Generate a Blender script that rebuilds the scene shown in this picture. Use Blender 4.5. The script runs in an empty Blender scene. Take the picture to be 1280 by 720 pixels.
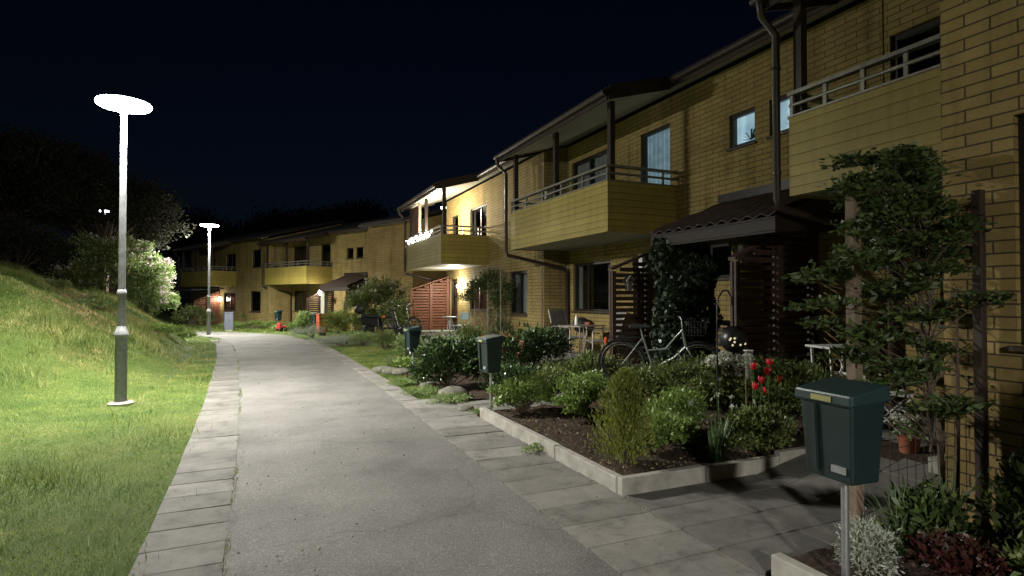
import bpy, math, random
import numpy as np
from mathutils import Vector, Matrix
random.seed(7)
RS = np.random.RandomState(11)
R = math.radians
scn = bpy.context.scene
col = scn.collection
YAW = R(23.6); SA, CA = math.sin(YAW), math.cos(YAW)
F = 711.0

def at(px, Z):
    """ground position of a thing seen in column px of the photo, Z metres ahead"""
    xr = (px - 640) * Z / F
    return (Z * SA + xr * CA, Z * CA - xr * SA)

# ------------------------------------------------------------------ materials
def new_mat(name):
    m = bpy.data.materials.new(name); m.use_nodes = True
    nt = m.node_tree; nt.nodes.clear()
    out = nt.nodes.new('ShaderNodeOutputMaterial')
    return m, nt, out
def N(nt, t, **kw):
    n = nt.nodes.new(t)
    for k, v in kw.items():
        if k.startswith('i_'):
            n.inputs[k[2:].replace('_', ' ')].default_value = v
        else: setattr(n, k, v)
    return n
def mixc(nt, a, b, fac, mode='MIX'):
    n = nt.nodes.new('ShaderNodeMix'); n.data_type = 'RGBA'; n.blend_type = mode
    for sock, v in ((6, a), (7, b)):
        if isinstance(v, tuple): n.inputs[sock].default_value = (*v, 1)
        else: nt.links.new(v, n.inputs[sock])
    if isinstance(fac, (int, float)): n.inputs[0].default_value = fac
    else: nt.links.new(fac, n.inputs[0])
    return n.outputs[2]
def ramp(nt, src, stops):
    r = nt.nodes.new('ShaderNodeValToRGB')
    while len(r.color_ramp.elements) > 1: r.color_ramp.elements.remove(r.color_ramp.elements[-1])
    for i, (p, c) in enumerate(stops):
        e = r.color_ramp.elements[0] if i == 0 else r.color_ramp.elements.new(p)
        e.position = p; e.color = (*c, 1) if isinstance(c, tuple) else (c, c, c, 1)
    nt.links.new(src, r.inputs[0]); return r.outputs[0]
def noise(nt, scale, detail=4, rough=.6, vec=None):
    n = N(nt, 'ShaderNodeTexNoise'); n.inputs['Scale'].default_value = scale
    n.inputs['Detail'].default_value = detail; n.inputs['Roughness'].default_value = rough
    if vec is None:
        tc = N(nt, 'ShaderNodeTexCoord'); vec = tc.outputs['Object']
    nt.links.new(vec, n.inputs['Vector']); return n.outputs['Fac']
def bump(nt, h, strength=.3, dist=.01):
    b = N(nt, 'ShaderNodeBump'); b.inputs['Strength'].default_value = strength
    b.inputs['Distance'].default_value = dist; nt.links.new(h, b.inputs['Height']); return b.outputs[0]
def finish(nt, out, color, rough=.6, nrm=None, metal=0, spec=.5, emit=None, es=0):
    p = N(nt, 'ShaderNodeBsdfPrincipled')
    if isinstance(color, tuple): p.inputs['Base Color'].default_value = (*color, 1)
    else: nt.links.new(color, p.inputs['Base Color'])
    if isinstance(rough, (int, float)): p.inputs['Roughness'].default_value = rough
    else: nt.links.new(rough, p.inputs['Roughness'])
    p.inputs['Metallic'].default_value = metal
    p.inputs['Specular IOR Level'].default_value = spec
    if nrm: nt.links.new(nrm, p.inputs['Normal'])
    if emit: p.inputs['Emission Color'].default_value = (*emit, 1); p.inputs['Emission Strength'].default_value = es
    nt.links.new(p.outputs[0], out.inputs[0]); return p
def simple(name, c, rough=.6, metal=0, var=.25, scale=9, bs=.15, spec=.5):
    m, nt, out = new_mat(name)
    n1 = noise(nt, scale, 6)
    c2 = tuple(x * (1 - var) for x in c); c3 = tuple(min(1, x * (1 + var)) for x in c)
    cc = ramp(nt, n1, [(.3, c2), (.7, c3)])
    n2 = noise(nt, scale * 12, 3)
    finish(nt, out, cc, rough, bump(nt, n2, bs, .003), metal, spec); return m
def emis(name, c, s):
    m, nt, out = new_mat(name); e = N(nt, 'ShaderNodeEmission'); e.inputs[0].default_value = (*c, 1); e.inputs[1].default_value = s
    nt.links.new(e.outputs[0], out.inputs[0]); return m
def uvvec(nt):
    return N(nt, 'ShaderNodeTexCoord').outputs['UV']
def brick_mat(name, c1, c2, mortar, ms=.007):
    m, nt, out = new_mat(name); uv = uvvec(nt)
    b = N(nt, 'ShaderNodeTexBrick'); nt.links.new(uv, b.inputs['Vector'])
    b.offset = .5; b.inputs['Scale'].default_value = 1
    b.inputs['Brick Width'].default_value = .30; b.inputs['Row Height'].default_value = .082
    b.inputs['Mortar Size'].default_value = ms; b.inputs['Mortar Smooth'].default_value = .25
    b.inputs['Bias'].default_value = .1
    b.inputs['Color1'].default_value = (*c1, 1); b.inputs['Color2'].default_value = (*c2, 1); b.inputs['Mortar'].default_value = (*mortar, 1)
    n1 = noise(nt, 1.1, 5, .6, uv); n2 = noise(nt, 38, 6, .7, uv)
    c = mixc(nt, b.outputs['Color'], ramp(nt, n1, [(.3, .62), (.72, 1.0)]), .8, 'MULTIPLY')
    c = mixc(nt, c, ramp(nt, n2, [(.3, .72), (.7, 1.0)]), .7, 'MULTIPLY')
    mp2 = N(nt, 'ShaderNodeMapping'); mp2.inputs['Scale'].default_value = (3.2, .35, 1); nt.links.new(uv, mp2.inputs[0])
    c = mixc(nt, c, ramp(nt, noise(nt, 1.0, 7, .65, mp2.outputs[0]), [(.33, (.50, .52, .50)), (.48, (.9, .9, .88)), (.6, (1, 1, 1))]), .8, 'MULTIPLY')
    inv = N(nt, 'ShaderNodeMath', operation='SUBTRACT'); inv.inputs[0].default_value = 1; nt.links.new(b.outputs['Fac'], inv.inputs[1])
    ad = N(nt, 'ShaderNodeMath', operation='MULTIPLY_ADD'); nt.links.new(n2, ad.inputs[0]); ad.inputs[1].default_value = .35; nt.links.new(inv.outputs[0], ad.inputs[2])
    finish(nt, out, c, .85, bump(nt, ad.outputs[0], .8, .012), 0, .25); return m
def board_mat(name, c, period=.115, vertical=False, groove=.07, dark=.35, rough=.55, streak=False):
    m, nt, out = new_mat(name); uv = uvvec(nt)
    s = N(nt, 'ShaderNodeSeparateXYZ'); nt.links.new(uv, s.inputs[0])
    ax = s.outputs[0] if vertical else s.outputs[1]
    d = N(nt, 'ShaderNodeMath', operation='DIVIDE'); nt.links.new(ax, d.inputs[0]); d.inputs[1].default_value = period
    fr = N(nt, 'ShaderNodeMath', operation='FRACT'); nt.links.new(d.outputs[0], fr.inputs[0])
    fl = N(nt, 'ShaderNodeMath', operation='FLOOR'); nt.links.new(d.outputs[0], fl.inputs[0])
    g = ramp(nt, fr.outputs[0], [(0, 0.0), (groove * .5, 0.0), (groove, 1.0), (1, .85)])
    wn = N(nt, 'ShaderNodeTexWhiteNoise', noise_dimensions='1D'); nt.links.new(fl.outputs[0], wn.inputs['W'])
    mp = N(nt, 'ShaderNodeMapping'); mp.inputs['Scale'].default_value = (30, 1.2, 1) if vertical else (1.2, 30, 1); nt.links.new(uv, mp.inputs[0])
    gr = noise(nt, 1.5, 5, .6, mp.outputs[0])
    cc = mixc(nt, c, ramp(nt, gr, [(.3, .7), (.7, 1.0)]), .55, 'MULTIPLY')
    cc = mixc(nt, cc, ramp(nt, wn.outputs[0], [(0, .82), (1, 1.0)]), 1, 'MULTIPLY')
    if streak:
        mp2 = N(nt, 'ShaderNodeMapping'); mp2.inputs['Scale'].default_value = (7, .8, 1); nt.links.new(uv, mp2.inputs[0])
        cc = mixc(nt, cc, ramp(nt, noise(nt, 1.0, 6, .7, mp2.outputs[0]), [(.34, (.66, .68, .62)), (.5, (.93, .93, .9)), (.62, (1, 1, 1))]), .75, 'MULTIPLY')
        cc = mixc(nt, cc, ramp(nt, noise(nt, .7, 3, .5, uv), [(.35, .8), (.65, 1.0)]), .8, 'MULTIPLY')
    cc = mixc(nt, tuple(x * dark for x in c), cc, g)
    finish(nt, out, cc, rough, bump(nt, g, .8, .01), 0, .35); return m
def leaf_mat(name, ca, cb, cc_, rough=.42, trans=.28):
    m, nt, out = new_mat(name)
    g = N(nt, 'ShaderNodeNewGeometry')
    c = ramp(nt, g.outputs['Random Per Island'], [(0, ca), (.5, cb), (1, cc_)])
    c = mixc(nt, c, ramp(nt, noise(nt, 2.2, 3), [(.35, .6), (.65, 1.0)]), .8, 'MULTIPLY')
    p = N(nt, 'ShaderNodeBsdfPrincipled'); nt.links.new(c, p.inputs['Base Color']); p.inputs['Roughness'].default_value = rough
    p.inputs['Specular IOR Level'].default_value = .4
    t = N(nt, 'ShaderNodeBsdfTranslucent'); nt.links.new(c, t.inputs[0])
    mx = N(nt, 'ShaderNodeMixShader'); mx.inputs[0].default_value = trans
    nt.links.new(p.outputs[0], mx.inputs[1]); nt.links.new(t.outputs[0], mx.inputs[2]); nt.links.new(mx.outputs[0], out.inputs[0])
    return m
def glass_mat(name):
    m, nt, out = new_mat(name)
    gl = N(nt, 'ShaderNodeBsdfGlossy'); gl.inputs['Roughness'].default_value = .03; gl.inputs[0].default_value = (.85, .9, .95, 1)
    tr = N(nt, 'ShaderNodeBsdfTransparent'); tr.inputs[0].default_value = (.8, .85, .85, 1)
    fr = N(nt, 'ShaderNodeFresnel'); fr.inputs[0].default_value = 1.9
    mx = N(nt, 'ShaderNodeMixShader'); nt.links.new(fr.outputs[0], mx.inputs[0])
    nt.links.new(tr.outputs[0], mx.inputs[1]); nt.links.new(gl.outputs[0], mx.inputs[2]); nt.links.new(mx.outputs[0], out.inputs[0]); return m

M = {}
M['brick'] = brick_mat('yellow brick', (.44, .335, .13), (.37, .27, .098), (.12, .092, .055), .0055)
M['brick_old'] = brick_mat('weathered brick', (.40, .29, .115), (.33, .235, .09), (.095, .07, .042), .006)
M['clad'] = board_mat('yellow cladding', (.46, .36, .088), .118, streak=True)
M['soffit'] = board_mat('pale soffit boards', (.42, .42, .36), .12, True, .05, .7)
M['trim'] = simple('dark brown trim', (.035, .022, .015), .5)
M['frame'] = simple('black brown frame', (.018, .014, .012), .4)
M['roof'] = simple('dark roofing', (.02, .014, .012), .85, var=.4, scale=14, bs=.5)
M['tile'] = simple('brown clay tile', (.045, .028, .021), .7, var=.35, scale=7, bs=.4)
M['canopy_board'] = board_mat('canopy boards', (.028, .019, .014), .14, rough=.6)
M['rail'] = simple('grey rail', (.22, .21, .175), .4, .3)
M['steel'] = simple('galvanised steel', (.42, .43, .44), .38, .85, var=.12, scale=30)
M['lamp_steel'] = simple('lamp post paint', (.26, .27, .28), .6, 0, var=.25, scale=14)
M['pipe'] = simple('brown downpipe', (.028, .016, .012), .42)
M['darkslat'] = board_mat('dark stained slats', (.075, .042, .03), .1, groove=.02, rough=.55)
M['redslat'] = board_mat('red brown slats', (.20, .075, .04), .1, groove=.02, rough=.6)
M['glass'] = glass_mat('window glass')
M['curtain'] = board_mat('pale curtain', (.42, .43, .42), .09, True, .3, .6, .9)
def blind_mat(name, c, st, period):
    m, nt, out = new_mat(name); uv = uvvec(nt); s_ = N(nt, 'ShaderNodeSeparateXYZ'); nt.links.new(uv, s_.inputs[0])
    mu = N(nt, 'ShaderNodeMath', operation='MULTIPLY'); nt.links.new(s_.outputs[0], mu.inputs[0]); mu.inputs[1].default_value = 6.283 / period
    sn = N(nt, 'ShaderNodeMath', operation='SINE'); nt.links.new(mu.outputs[0], sn.inputs[0])
    f = ramp(nt, sn.outputs[0], [(0, .72), (1, 1.0)])
    cc = mixc(nt, mixc(nt, c, f, 1, 'MULTIPLY'), ramp(nt, noise(nt, 2.2, 4, .6, uv), [(.35, (.45, .5, .55)), (.65, (1, 1, 1))]), .8, 'MULTIPLY')
    e = N(nt, 'ShaderNodeEmission'); nt.links.new(cc, e.inputs[0]); e.inputs[1].default_value = st; nt.links.new(e.outputs[0], out.inputs[0]); return m
M['blind_lit'] = blind_mat('lit curtain', (.42, .60, .68), .42, .13)
M['blind_bright'] = blind_mat('lit net curtain', (.62, .86, .96), .85, .3)
M['white'] = simple('white paint', (.72, .73, .70), .5, var=.08)
M['door_red'] = simple('dark red door', (.16, .03, .022), .5)
M['door_dark'] = simple('dark door', (.03, .022, .018), .5)
M['bin_green'] = simple('green plastic box', (.008, .019, .020), .42, var=.18, bs=.08)
M['bin_lid'] = simple('green plastic lid', (.013, .030, .031), .40, var=.18, bs=.08)
M['yellow_label'] = simple('yellow label', (.27, .27, .09), .6)
M['badge'] = simple('grey badge', (.20, .21, .21), .5)
M['red_box'] = simple('orange red paint', (.42, .065, .025), .5)
M['grey_box'] = simple('grey cabinet', (.09, .10, .13), .55)
M['concrete'] = simple('kerb concrete', (.29, .275, .24), .88, var=.3, scale=6, bs=.6)
M['black'] = simple('black rubber', (.014, .014, .014), .6)
M['dark_metal'] = simple('dark metal', (.03, .03, .032), .35, .5)
M['bike_frame'] = simple('grey green frame paint', (.20, .24, .21), .32, .5)
M['chrome'] = simple('chrome', (.55, .56, .55), .2, 1.0, var=.1)
M['orange'] = simple('orange reflector', (.9, .12, .02), .3)
M['fabric'] = simple('grey mesh fabric', (.20, .19, .18), .8)
M['alu'] = simple('champagne aluminium', (.34, .31, .27), .4, .6)
M['wood_grey'] = simple('weathered stake wood', (.15, .11, .075), .8, var=.3, scale=14)
M['bark'] = simple('bark', (.085, .06, .042), .9, var=.4, scale=18, bs=.7)
M['soilpot'] = simple('terracotta', (.30, .10, .05), .8)
M['bistro'] = simple('pale blue enamel', (.34, .45, .45), .5)
M['stone'] = simple('lichen stone', (.13, .125, .095), .9, var=.4, scale=9, bs=.9)
M['toy_red'] = simple('red plastic', (.55, .03, .045), .4)
M['bulb'] = emis('warm white bulbs', (1, .96, .88), 9)
M['porch'] = emis('porch light glass', (1, .94, .80), 14)
M['disc'] = emis('lamp diffuser', (.93, 1, .98), 18)
M['ivy'] = leaf_mat('ivy leaves', (.014, .026, .012), (.022, .040, .017), (.04, .06, .025), .38, .1)
M['box'] = leaf_mat('shrub leaves light', (.15, .24, .05), (.22, .33, .07), (.32, .42, .13))
M['dull'] = leaf_mat('shrub leaves dull', (.10, .15, .042), (.155, .21, .06), (.26, .29, .10))
M['laurel'] = leaf_mat('glossy laurel leaves', (.028, .055, .02), (.05, .095, .03), (.13, .18, .07), .26, .12)
M['thuja'] = leaf_mat('yellow green conifer', (.20, .23, .04), (.28, .29, .055), (.13, .19, .04), .6, .2)
M['lilac'] = leaf_mat('bush leaves bright', (.17, .27, .07), (.26, .36, .11), (.42, .50, .24), .5)
M['lilac_flower'] = leaf_mat('pale pink blossom', (.72, .48, .58), (.62, .56, .52), (.75, .70, .66), .7)
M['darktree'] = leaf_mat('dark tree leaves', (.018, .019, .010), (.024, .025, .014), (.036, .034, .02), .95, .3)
M['climb'] = leaf_mat('climber leaves', (.05, .075, .02), (.08, .11, .03), (.12, .14, .045))
M['neartree'] = leaf_mat('small tree leaves', (.04, .065, .02), (.065, .10, .028), (.13, .17, .055), .45, .3)
M['silver'] = leaf_mat('silver leaves', (.30, .34, .26), (.42, .45, .36), (.55, .57, .48), .7)
M['redleaf'] = leaf_mat('dark red leaves', (.045, .012, .011), (.07, .018, .015), (.04, .035, .015))
M['strap'] = leaf_mat('strap leaves', (.12, .20, .08), (.18, .27, .12), (.24, .33, .18), .4)
M['tulip'] = simple('red petals', (.62, .012, .03), .45)
M['stemgreen'] = simple('green stems', (.07, .13, .03), .6)
M['white_petal'] = leaf_mat('white petals', (.75, .75, .66), (.8, .8, .72), (.68, .72, .55), .7)
M['peach'] = leaf_mat('peach petals', (.62, .26, .12), (.66, .34, .2), (.55, .2, .09), .7)
m_, nt_, out_ = new_mat('clear plastic'); g_ = N(nt_, 'ShaderNodeBsdfPrincipled'); g_.inputs['Base Color'].default_value = (.5, .52, .45, 1); g_.inputs['Roughness'].default_value = .2
t_ = N(nt_, 'ShaderNodeBsdfTransparent'); x_ = N(nt_, 'ShaderNodeMixShader'); x_.inputs[0].default_value = .16; nt_.links.new(t_.outputs[0], x_.inputs[1]); nt_.links.new(g_.outputs[0], x_.inputs[2]); nt_.links.new(x_.outputs[0], out_.inputs[0]); M['clear'] = m_

def ground_grass_mat():
    m, nt, out = new_mat('lawn soil and grass')
    a = ramp(nt, noise(nt, .45, 6), [(.3, (.06, .10, .022)), (.55, (.11, .16, .036)), (.75, (.18, .21, .06))])
    b = mixc(nt, a, ramp(nt, noise(nt, 30, 6, .8), [(.25, .35), (.7, 1.0)]), .9, 'MULTIPLY')
    finish(nt, out, b, .9, bump(nt, noise(nt, 60, 4, .8), .8, .02), 0, .2); return m
def blade_mat(name, c1, c2, c3, dry):
    m, nt, out = new_mat(name)
    g = N(nt, 'ShaderNodeNewGeometry')
    c = ramp(nt, g.outputs['Random Per Island'], [(0, c1), (.45, c2), (.85, c3), (1, dry)])
    big = ramp(nt, noise(nt, .8, 5, .65), [(.36, (.40, .58, .34)), (.5, (.86, .92, .74)), (.64, (1.4, 1.2, 1.25))])
    c = mixc(nt, c, big, 1, 'MULTIPLY')
    c = mixc(nt, c, ramp(nt, noise(nt, 2.6, 5, .7), [(.38, (.50, .62, .42)), (.5, (.92, .95, .88)), (.63, (1.25, 1.12, 1.1))]), .85, 'MULTIPLY')
    p = N(nt, 'ShaderNodeBsdfPrincipled'); nt.links.new(c, p.inputs['Base Color']); p.inputs['Roughness'].default_value = .6
    p.inputs['Specular IOR Level'].default_value = .25
    t = N(nt, 'ShaderNodeBsdfTranslucent'); nt.links.new(c, t.inputs[0])
    mx = N(nt, 'ShaderNodeMixShader'); mx.inputs[0].default_value = .3
    nt.links.new(p.outputs[0], mx.inputs[1]); nt.links.new(t.outputs[0], mx.inputs[2]); nt.links.new(mx.outputs[0], out.inputs[0])
    return m
M['ground'] = ground_grass_mat()
M['blade'] = blade_mat('grass blades', (.13, .19, .045), (.20, .26, .07), (.29, .335, .11), (.42, .39, .22))
M['dry_blade'] = blade_mat('dry straw grass', (.20, .16, .08), (.34, .28, .15), (.46, .38, .22), (.14, .12, .05))
M['rough_blade'] = blade_mat('long grass', (.13, .17, .05), (.20, .24, .08), (.31, .33, .14), (.50, .45, .29))
def asphalt_mat():
    m, nt, out = new_mat('worn asphalt')
    v = N(nt, 'ShaderNodeTexVoronoi'); v.inputs['Scale'].default_value = 150
    tc = N(nt, 'ShaderNodeTexCoord'); nt.links.new(tc.outputs['Object'], v.inputs['Vector'])
    hs = N(nt, 'ShaderNodeSeparateColor'); nt.links.new(v.outputs['Color'], hs.inputs[0])
    st = ramp(nt, hs.outputs[0], [(0, (.135, .128, .118)), (.5, (.180, .172, .160)), (.9, (.228, .219, .204)), (1, (.34, .33, .305))])
    c = mixc(nt, st, ramp(nt, noise(nt, 1.2, 6, .6), [(.34, .62), (.5, .9), (.66, 1.1)]), .8, 'MULTIPLY')
    c = mixc(nt, c, ramp(nt, noise(nt, .35, 3, .6), [(.35, .8), (.7, 1.05)]), .8, 'MULTIPLY')
    tc2 = N(nt, 'ShaderNodeTexCoord'); nz = N(nt, 'ShaderNodeTexNoise'); nz.inputs['Scale'].default_value = 2.2; nz.inputs['Detail'].default_value = 6; nt.links.new(tc2.outputs['Object'], nz.inputs['Vector'])
    vm = N(nt, 'ShaderNodeVectorMath', operation='MULTIPLY_ADD'); nt.links.new(nz.outputs['Color'], vm.inputs[0]); vm.inputs[1].default_value = (.5, .5, .5); nt.links.new(tc2.outputs['Object'], vm.inputs[2])
    cr = N(nt, 'ShaderNodeTexVoronoi', feature='DISTANCE_TO_EDGE'); cr.inputs['Scale'].default_value = .42; nt.links.new(vm.outputs[0], cr.inputs['Vector'])
    c = mixc(nt, c, ramp(nt, cr.outputs['Distance'], [(0, .60), (.003, .72), (.007, 1.0)]), .55, 'MULTIPLY')
    c = mixc(nt, c, ramp(nt, noise(nt, 14, 5, .7), [(.66, 1.0), (.74, .72)]), .5, 'MULTIPLY')
    ed = ramp(nt, v.outputs['Distance'], [(0, 1.0), (.7, 0.0)])
    finish(nt, out, c, .8, bump(nt, ed, .9, .006), 0, .35); return m
M['asphalt'] = asphalt_mat()
def slab_mat(k=1):
    m, nt, out = new_mat('concrete slabs')
    g = N(nt, 'ShaderNodeNewGeometry')
    a = ramp(nt, g.outputs['Random Per Island'], [(0, (.21 * k, .20 * k, .18 * k)), (1, (.30 * k, .285 * k, .255 * k))])
    c = mixc(nt, a, ramp(nt, noise(nt, 3.1, 9, .75), [(.36, .45), (.5, .85), (.62, 1.05)]), .85, 'MULTIPLY')
    c = mixc(nt, c, ramp(nt, noise(nt, 90, 4, .7), [(.3, .7), (.6, 1.0)]), .6, 'MULTIPLY')
    finish(nt, out, c, .85, bump(nt, noise(nt, 120, 5, .8), .5, .004), 0, .3); return m
M["slab"] = slab_mat(.84); M['slab_old'] = slab_mat(.6)
def soil_mat():
    m, nt, out = new_mat('bark mulch soil')
    c = ramp(nt, noise(nt, 30, 8, .8), [(.3, (.018, .012, .008)), (.5, (.055, .038, .026)), (.75, (.15, .11, .075))])
    finish(nt, out, c, .95, bump(nt, noise(nt, 45, 8, .8), 1, .03), 0, .2); return m
M['soil'] = soil_mat()
M['litter'] = leaf_mat('leaf litter', (.16, .11, .06), (.25, .19, .11), (.07, .05, .03), .8, .1)

# ------------------------------------------------------------------ mesh helpers
def auto_uv(me):
    uvl = me.uv_layers.new(name='UVMap')
    n = len(me.loops)
    vi = np.empty(n, np.int32); me.loops.foreach_get('vertex_index', vi)
    co = np.empty(len(me.vertices) * 3, np.float32); me.vertices.foreach_get('co', co); co = co.reshape(-1, 3)
    uv = np.zeros((n, 2), np.float32)
    for p in me.polygons:
        nn = p.normal; s = p.loop_start; e = s + p.loop_total; c = co[vi[s:e]]
        if abs(nn.z) > .75: uv[s:e, 0] = c[:, 0]; uv[s:e, 1] = c[:, 1]
        else:
            if abs(nn.x) > abs(nn.y): uv[s:e, 0] = c[:, 1]
            else: uv[s:e, 0] = c[:, 0]
            uv[s:e, 1] = c[:, 2]
    uvl.data.foreach_set('uv', uv.ravel())
class MB:
    def __init__(s): s.v = []; s.f = []; s.sm = []
    def add(s, vs, fs, sm=False):
        b = len(s.v); s.v += [tuple(q) for q in vs]; s.f += [tuple(b + i for i in f) for f in fs]; s.sm += [sm] * len(fs); return s
    def box(s, x0, x1, y0, y1, z0, z1):
        x0, x1 = min(x0, x1), max(x0, x1); y0, y1 = min(y0, y1), max(y0, y1); z0, z1 = min(z0, z1), max(z0, z1)
        return s.add([(x0, y0, z0), (x1, y0, z0), (x1, y1, z0), (x0, y1, z0), (x0, y0, z1), (x1, y0, z1), (x1, y1, z1), (x0, y1, z1)],
                     [(0, 3, 2, 1), (4, 5, 6, 7), (0, 1, 5, 4), (1, 2, 6, 5), (2, 3, 7, 6), (3, 0, 4, 7)])
    def hexa(s, lo, hi):
        return s.add(list(lo) + list(hi), [(0, 3, 2, 1), (4, 5, 6, 7), (0, 1, 5, 4), (1, 2, 6, 5), (2, 3, 7, 6), (3, 0, 4, 7)])
    def prism(s, poly, a, b, axis='y'):
        def mk(p, q): return (p[0], q, p[1]) if axis == 'y' else ((q, p[0], p[1]) if axis == 'x' else (p[0], p[1], q))
        n = len(poly)
        vs = [mk(p, a) for p in poly] + [mk(p, b) for p in poly]
        return s.add(vs, [tuple(range(n)), tuple(range(2 * n - 1, n - 1, -1))] + [(i, i + n, (i + 1) % n + n, (i + 1) % n) for i in range(n)])
    def bar(s, p, q, w, h=None):
        h = h or w; p = Vector(p); q = Vector(q); d = (q - p).normalized()
        up = Vector((0, 0, 1)) if abs(d.z) < .95 else Vector((0, 1, 0))
        a = d.cross(up).normalized() * w / 2; b = a.cross(d).normalized() * h / 2
        return s.hexa([p - a - b, p + a - b, p + a + b, p - a + b], [q - a - b, q + a - b, q + a + b, q - a + b])
    def tube(s, pts, r, seg=8, caps=True):
        pts = [Vector(p) for p in pts]; rs = r if isinstance(r, (list, tuple)) else [r] * len(pts)
        rings = []; prev = None
        for i, p in enumerate(pts):
            d = ((pts[i + 1] - p) if i == 0 else (p - pts[i - 1]) if i == len(pts) - 1 else (pts[i + 1] - pts[i - 1]))
            d = d.normalized() if d.length > 1e-9 else Vector((0, 0, 1))
            if prev is None: a = d.cross(Vector((0, 0, 1)) if abs(d.z) < .9 else Vector((1, 0, 0))).normalized()
            else: a = (prev - d * prev.dot(d)).normalized()
            prev = a; b = d.cross(a)
            rings.append([p + (a * math.cos(t) + b * math.sin(t)) * rs[i] for t in [2 * math.pi * k / seg for k in range(seg)]])
        vs = [v for r_ in rings for v in r_]; fs = []
        for i in range(len(pts) - 1):
            for k in range(seg):
                a_, b_ = i * seg + k, i * seg + (k + 1) % seg
                fs.append((a_, b_, b_ + seg, a_ + seg))
        if caps: fs += [tuple(range(seg - 1, -1, -1)), tuple(range(len(vs) - seg, len(vs)))]
        return s.add(vs, fs, True)
    def lathe(s, prof, c=(0, 0, 0), seg=20):
        vs = []; fs = []
        for (r, z) in prof:
            for k in range(seg):
                t = 2 * math.pi * k / seg; vs.append((c[0] + r * math.cos(t), c[1] + r * math.sin(t), c[2] + z))
        for i in range(len(prof) - 1):
            for k in range(seg):
                a, b = i * seg + k, i * seg + (k + 1) % seg; fs.append((a, b, b + seg, a + seg))
        s.add(vs, fs + [tuple(range(seg - 1, -1, -1)), tuple(range(len(vs) - seg, len(vs)))], True); s.sm[-1] = s.sm[-2] = False
        return s
    def torus(s, c, R_, r, axis='y', seg=36, sg=8, a0=0, a1=2 * math.pi):
        full = abs(a1 - a0 - 2 * math.pi) < 1e-6; n = seg if full else seg + 1; vs = []; fs = []
        for i in range(n):
            t = a0 + (a1 - a0) * i / seg
            for k in range(sg):
                u = 2 * math.pi * k / sg; rr = R_ + r * math.cos(u); h = r * math.sin(u)
                p = {'y': (rr * math.cos(t), h, rr * math.sin(t)), 'z': (rr * math.cos(t), rr * math.sin(t), h), 'x': (h, rr * math.cos(t), rr * math.sin(t))}[axis]
                vs.append((c[0] + p[0], c[1] + p[1], c[2] + p[2]))
        for i in range(seg):
            for k in range(sg):
                a = i * sg + k; b = i * sg + (k + 1) % sg; j = (i + 1) % n
                fs.append((a, j * sg + k, j * sg + (k + 1) % sg, b))
        return s.add(vs, fs, True)
    def ball(s, c, rx, ry=None, rz=None, seg=14, rings=9, jit=0):
        ry = ry or rx; rz = rz or rx; vs = []; fs = []
        for i in range(rings + 1):
            ph = math.pi * i / rings
            for k in range(seg):
                t = 2 * math.pi * k / seg; j = 1 + (random.uniform(-jit, jit) if jit else 0)
                vs.append((c[0] + rx * math.sin(ph) * math.cos(t) * j, c[1] + ry * math.sin(ph) * math.sin(t) * j, c[2] + rz * math.cos(ph) * j))
        for i in range(rings):
            for k in range(seg):
                a, b = i * seg + k, i * seg + (k + 1) % seg; fs.append((a, a + seg, b + seg, b))
        return s.add(vs, fs, True)
    def build(s, name, mat, parent=None, loc=None, bevel=0):
        me = bpy.data.meshes.new(name); me.from_pydata(s.v, [], s.f); me.update()
        me.polygons.foreach_set('use_smooth', s.sm)
        if any(s.sm) and len(s.f) < 4000: me.set_sharp_from_angle(angle=R(50))
        auto_uv(me); me.materials.append(M[mat] if isinstance(mat, str) else mat)
        o = bpy.data.objects.new(name, me); col.objects.link(o)
        if parent: o.parent = parent
        if loc: o.location = loc
        if bevel:
            b = o.modifiers.new('bevel', 'BEVEL'); b.width = bevel; b.segments = 2; b.limit_method = 'ANGLE'
        return o
def tag(o, label, cat, group=None):
    o['label'] = label; o['category'] = cat
    if group: o['group'] = group
    return o
def thing(name, label, cat, loc=(0, 0, 0), rz=0, group=None):
    o = bpy.data.objects.new(name, None); col.objects.link(o); o.empty_display_size = .1
    o.location = loc; o.rotation_euler = (0, 0, rz); return tag(o, label, cat, group)
def struct(o, kind='structure'):
    o['kind'] = kind; return o
def copy_tree(src, label, loc, rz=None, group=None):
    c = src.copy(); col.objects.link(c); c.location = loc
    if rz is not None: c.rotation_euler = (0, 0, rz)
    c['label'] = label
    if group: c['group'] = group
    for ch in list(src.children):
        d = ch.copy(); col.objects.link(d); d.parent = c
        for g in list(ch.children):
            e = g.copy(); col.objects.link(e); e.parent = d
    return c
def np_mesh(name, verts, nper, mat, parent=None, loc=None):
    """verts: (n, nper, 3) array, one polygon each"""
    n = verts.shape[0]; me = bpy.data.meshes.new(name)
    me.vertices.add(n * nper); me.loops.add(n * nper); me.polygons.add(n)
    me.vertices.foreach_set('co', verts.astype(np.float32).ravel())
    me.loops.foreach_set('vertex_index', np.arange(n * nper, dtype=np.int32))
    me.polygons.foreach_set('loop_start', np.arange(0, n * nper, nper, dtype=np.int32))
    me.polygons.foreach_set('loop_total', np.full(n, nper, np.int32))
    me.update(calc_edges=True); me.validate()
    me.materials.append(M[mat]); o = bpy.data.objects.new(name, me); col.objects.link(o)
    if parent: o.parent = parent
    if loc: o.location = loc
    return o
def unit(v): return v / np.maximum(np.linalg.norm(v, axis=1, keepdims=True), 1e-9)
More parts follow.
